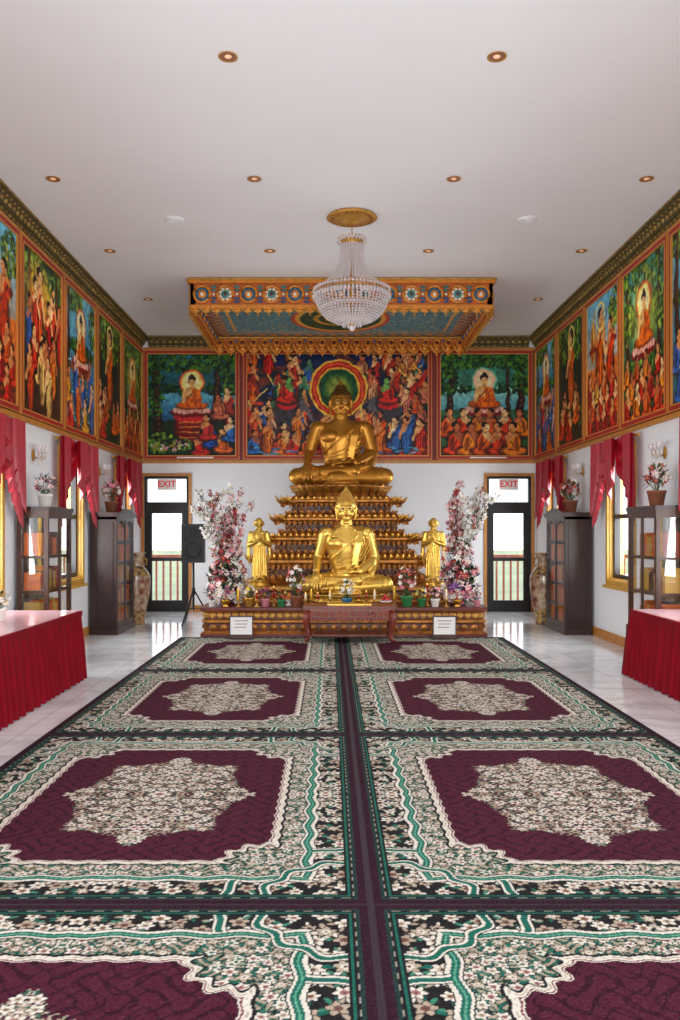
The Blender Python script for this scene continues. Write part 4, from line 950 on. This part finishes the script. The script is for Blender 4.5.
# bookcases
BK=[M('book_orange',(200,96,30),.6),M('book_red',(140,32,26),.6),M('book_tan',(180,140,90),.6),M('book_brown',(80,44,30),.6),M('book_gold',(190,150,60),.5)]
def bookcase(loc,rot):
    b=B(); w,d,h=.56,.40,1.78; m_=DARKW
    b.box(-w,w,-.02,0,0,h,m_)
    for sx in (-1,1): b.box(min(sx*w,sx*(w-.04)),max(sx*w,sx*(w-.04)),-d,-.02,0,h,m_)
    b.box(-w-.02,w+.02,-d-.02,0,0,.10,m_); b.box(-w,w,-d,-.02,h-.04,h,m_); b.box(-w-.03,w+.03,-d-.03,0,h,h+.04,m_); b.box(-w-.05,w+.05,-d-.05,0,h+.04,h+.065,m_)
    for z in (.10,.42,.75,1.08,1.40): b.box(-w+.04,w-.04,-d+.04,-.02,z,z+.025,m_)
    for z in (.125,.445,.775,1.105,1.425):
        x=-w+.06
        while x<w-.09:
            t=R.uniform(.025,.05); hh=R.uniform(.19,.26)
            b.box(x,x+t,-d+.06,-.06,z,z+hh,R.choice(BK) if R.random()<.45 else BK[0]); x+=t+.003
    for x in (-w+.05,0,w-.05): b.box(x-.02,x+.02,-d-.005,-d+.02,.10,h-.04,m_)
    b.box(-w+.04,w-.04,-d-.005,-d+.02,.10,.17,m_)
    for c_ in (-w/2,w/2):
        hw=w/2-.04
        pts=[(c_+hw*math.cos(t),h-.20+.14*math.sin(t)) for t in np.linspace(0,pi,11)]
        for (xa,za),(xb,zb) in zip(pts[:-1],pts[1:]):
            b.add([(xa,-d,za),(xb,-d,zb),(xb,-d,h-.04),(xa,-d,h-.04),(xa,-d+.02,za),(xb,-d+.02,zb),(xb,-d+.02,h-.04),(xa,-d+.02,h-.04)],[(0,1,2,3),(7,6,5,4),(0,4,5,1)],m_)
    b.box(-w+.08,w-.08,-d+.005,-d+.010,.17,h-.08,GLASS); b.bead((-.02,-d-.02,.95),.015,GOLDP); b.bead((.02,-d-.02,.95),.015,GOLDP)
    for sx in (-1,1):
        x0=sx*w; 
        for (a,c,z0,z1) in ((-d+.05,-.07,.16,.19),(-d+.05,-.07,1.66,1.69),(-d+.05,-d+.075,.19,1.66),(-.095,-.07,.19,1.66)): b.box(min(x0,x0+sx*.012),max(x0,x0+sx*.012),a,c,z0,z1,m_)
    rs=[[(t*w*.9,yy,h+.065+.07*math.cos(t*pi/2)) for t in np.linspace(-1,1,13)]+[(w*.9,yy,h+.06),(-w*.9,yy,h+.06)] for yy in (-d-.03,-d)]
    b.rings(rs,m_,smooth=False)
    b.obj('bookcase',loc,rot)
bookcase((XL+.04,13.50,0),pi/2); bookcase((XR-.04,13.50,0),-pi/2)
def display(loc,rot):
    b=B(); w,d,h=.45,.36,1.80; m_=MIDW
    for x in (-w,w-.05):
        for y in (-d,-.05): b.box(x,x+.05,y,y+.05,0,h,m_)
    b.box(-w-.02,w+.02,-d-.02,0,h,h+.05,DARKW); b.box(-w-.01,w+.01,-d-.01,0,h-.08,h,m_); b.box(-w-.02,w+.02,-d-.02,0,0,.45,m_); b.box(-w+.02,w-.02,-d-.025,-d-.02,.06,.40,DARKW)
    for z in (.45,.85,1.25): b.box(-w+.01,w-.01,-d+.01,-.005,z,z+.03,m_)
    b.box(-w+.035,w-.035,-d+.005,-d+.01,.47,h,GLASS); b.box(-.02,.02,-d-.004,-d+.02,.47,h,m_)
    for sx in (-1,1): x=sx*(w-.015); b.box(x-.002,x+.002,-d+.035,-.035,.47,h,GLASS)
    b.box(-w+.035,w-.035,-.010,-.004,.47,h,M('cabinet_backing',(60,38,28),.6))
    for z in (.48,.88,1.28):
        x=-w+.06
        while x<w-.1:
            t=R.uniform(.05,.09); b.box(x,x+t,-d+.12,-.06,z,z+R.uniform(.2,.28),R.choice((BK[0],BK[1],BK[3],BK[4]) if z>.5 else (BK[0],BK[0],BK[4]))); x+=t+.01
    b.obj('glass_display_cabinet',loc,rot)
display((XL+.04,10.36,0),pi/2); display((XR-.04,9.88,0),-pi/2)
pot((XL+.24,10.3,1.852),1.3,POTC[0],[LPINK,CREAM,MAG],26); pot((XL+.24,13.42,1.847),1.5,POTC[4],[REDF,PINK,CREAM],36,1.3)
pot((XR-.24,13.38,1.847),1.6,POTC[4],[REDF,MAG,CREAM,REDF],40,1.2); pot((XR-.24,9.85,1.852),1.5,POTC[4],[LPINK,CREAM,REDF,REDF],40,1.2)
VP=M('porcelain_pattern',(200,180,150),.2,rgb2=(120,60,50),scale=9); VQ=M('porcelain_band',(70,60,70),.25,rgb2=(200,160,90),scale=16)
for x in (-3.24,3.58):
    b=B(); b.lathe([(.12,0),(.14,.02),(.13,.10),(.16,.25)],VQ,n=28,cap=False); b.lathe([(.16,.25),(.21,.50),(.23,.70),(.22,.82)],VP,n=28,cap=False); b.lathe([(.22,.82),(.16,.92),(.10,.98)],VQ,n=28,cap=False)
    b.lathe([(.10,.98),(.09,1.08),(.12,1.16),(.16,1.20),(.14,1.20),(.08,1.12)],VP,n=28,cap=False); b.lathe([(.0001,0.001),(.12,0)],VQ,n=28,cap=False)
    for sx in (-1,1): b.tube([(sx*.10,0,1.12),(sx*.17,0,1.08),(sx*.16,0,1.0),(sx*.12,0,.97)],.015,GOLDP,6)
    b.obj('tall_porcelain_vase',(x,14.42,0))

# red skirted tables
def rtable(name,L,d,loc,rot):
    b=B(); h=.72; b.box(-L/2,L/2,-d,0,h-.03,h,REDT); b.box(-L/2+.005,L/2-.005,-d+.005,-.005,h,h+.006,PINKT)
    def seg(x0,y0,x1,y1):
        n=int(math.hypot(x1-x0,y1-y0)/.012)
        return [(x0+(x1-x0)*i/n,y0+(y1-y0)*i/n) for i in range(n)]
    P_=seg(-L/2,0,-L/2,-d)+seg(-L/2,-d,L/2,-d)+seg(L/2,-d,L/2,0)
    rs=[]
    for z,am in ((h-.02,.004),(h-.10,.010),(h*.5,.026),(.01,.040)):
        row=[]
        for k,(x,y) in enumerate(P_):
            w_=.01+am*(1+math.sin(k*.50+1.6*math.sin(k*.07)))
            sx=-1 if x<=-L/2+1e-6 else (1 if x>=L/2-1e-6 else 0); sy=0 if (sx and y>-d+1e-6) else 1
            row.append((x+sx*w_,y-sy*w_,z))
        rs.append(row)
    b.rings(rs,REDT,cap=False,closed=False)
    b.box(-L/2-.02,L/2+.02,-d-.02,-d,h-.05,h-.0,REDT)
    b.obj(name,loc,rot)
rtable('red_skirted_table',5.6,.96,(XL+.03,6.35,0),pi/2)
rtable('red_skirted_table',5.6,.68,(XR-.03,6.50,0),-pi/2)
pot((-3.1,8.05,.727),1.0,POTC[0],[WHITE,CREAM,YELF],22); 
for x,y,rot in ((XL,10.55,pi/2),(XL,13.6,pi/2),(XR,10.2,-pi/2),(XR,13.5,-pi/2)):
    b=B(); b.ell((0,-.01,0),(.05,.015,.08),GOLDP,14)
    for sx in (-1,0,1):
        b.tube([(0,-.02,-.02),(sx*.07,-.08,-.05),(sx*.12,-.12,-.01),(sx*.12,-.12,.03)],.006,GOLDP,6)
        b.lathe([(.02,.03),(.035,.06),(.045,.11),(.04,.115)],CRYS,(sx*.12,-.12,0),12,cap=False)
        for k in range(5): b.bead((sx*.12+.02*math.sin(k),-.12,-.03-.025*k),.010,CRYS,.016)
    for k in range(9): b.bead((-.12+.03*k,-.11,-.04-.03*math.sin(k*pi/8)),.009,CRYS,.013)
    b.obj('crystal_wall_sconce',(x,y,2.50),rot)

# ---------------------------------------------------------------- lighting
w=bpy.data.worlds.new('sky'); scn.world=w; w.use_nodes=True; nt=w.node_tree; bg=nt.nodes['Background']
bg.inputs['Color'].default_value=(.90,.96,1,1); bg.inputs['Strength'].default_value=2.5
def area(name,loc,rot,sx,sy,p,col=(1,1,1)):
    l=bpy.data.lights.new(name,'AREA'); l.shape='RECTANGLE'; l.size=sx; l.size_y=sy; l.energy=p; l.color=col
    o=bpy.data.objects.new(name,l); scn.collection.objects.link(o); o.location=loc; o.rotation_euler=rot; return o
area('entrance_fill',(.165,YR-.3,1.9),(pi/2+.18,0,0),4.4,3.0,640,(.93,.98,1))  # added soft frontal fill light, placed at the unseen entrance behind the camera
area('ceiling_fill',(.2,-.9,1.7),(pi-.75,0,0),.8,.8,120,(.94,.98,1))  # added unseen lamp behind the camera, aimed up to brighten the ceiling
for i,y in enumerate(LW): area('window_daylight',(XL-.35,y,1.8),(0,-pi/2-.12,0),1.6,1.1,112,(.92,.97,1))
for i,y in enumerate(RW): area('window_daylight',(XR+.35,y,1.8),(0,pi/2+.12,0),1.6,1.1,112,(.92,.97,1))
for yy in (6.75,11.45):
    for xx in (-2.93,-.8,1.31,3.35):
        l=bpy.data.lights.new('downlight_lamp','SPOT'); l.energy=40; l.spot_size=2.3; l.spot_blend=.8; l.shadow_soft_size=.08; l.color=(1,.93,.86)
        o=bpy.data.objects.new('downlight_lamp',l); scn.collection.objects.link(o); o.location=(xx,yy,ZC-.04)

cam=bpy.data.cameras.new('camera'); co=bpy.data.objects.new('camera',cam); scn.collection.objects.link(co)
co.location=(0,0,1.58); co.rotation_euler=(pi/2,0,0); cam.sensor_fit='HORIZONTAL'; cam.sensor_width=36; cam.lens=36*860/680
cam.shift_x=10/680; cam.shift_y=20/680; cam.clip_end=300
scn.camera=co
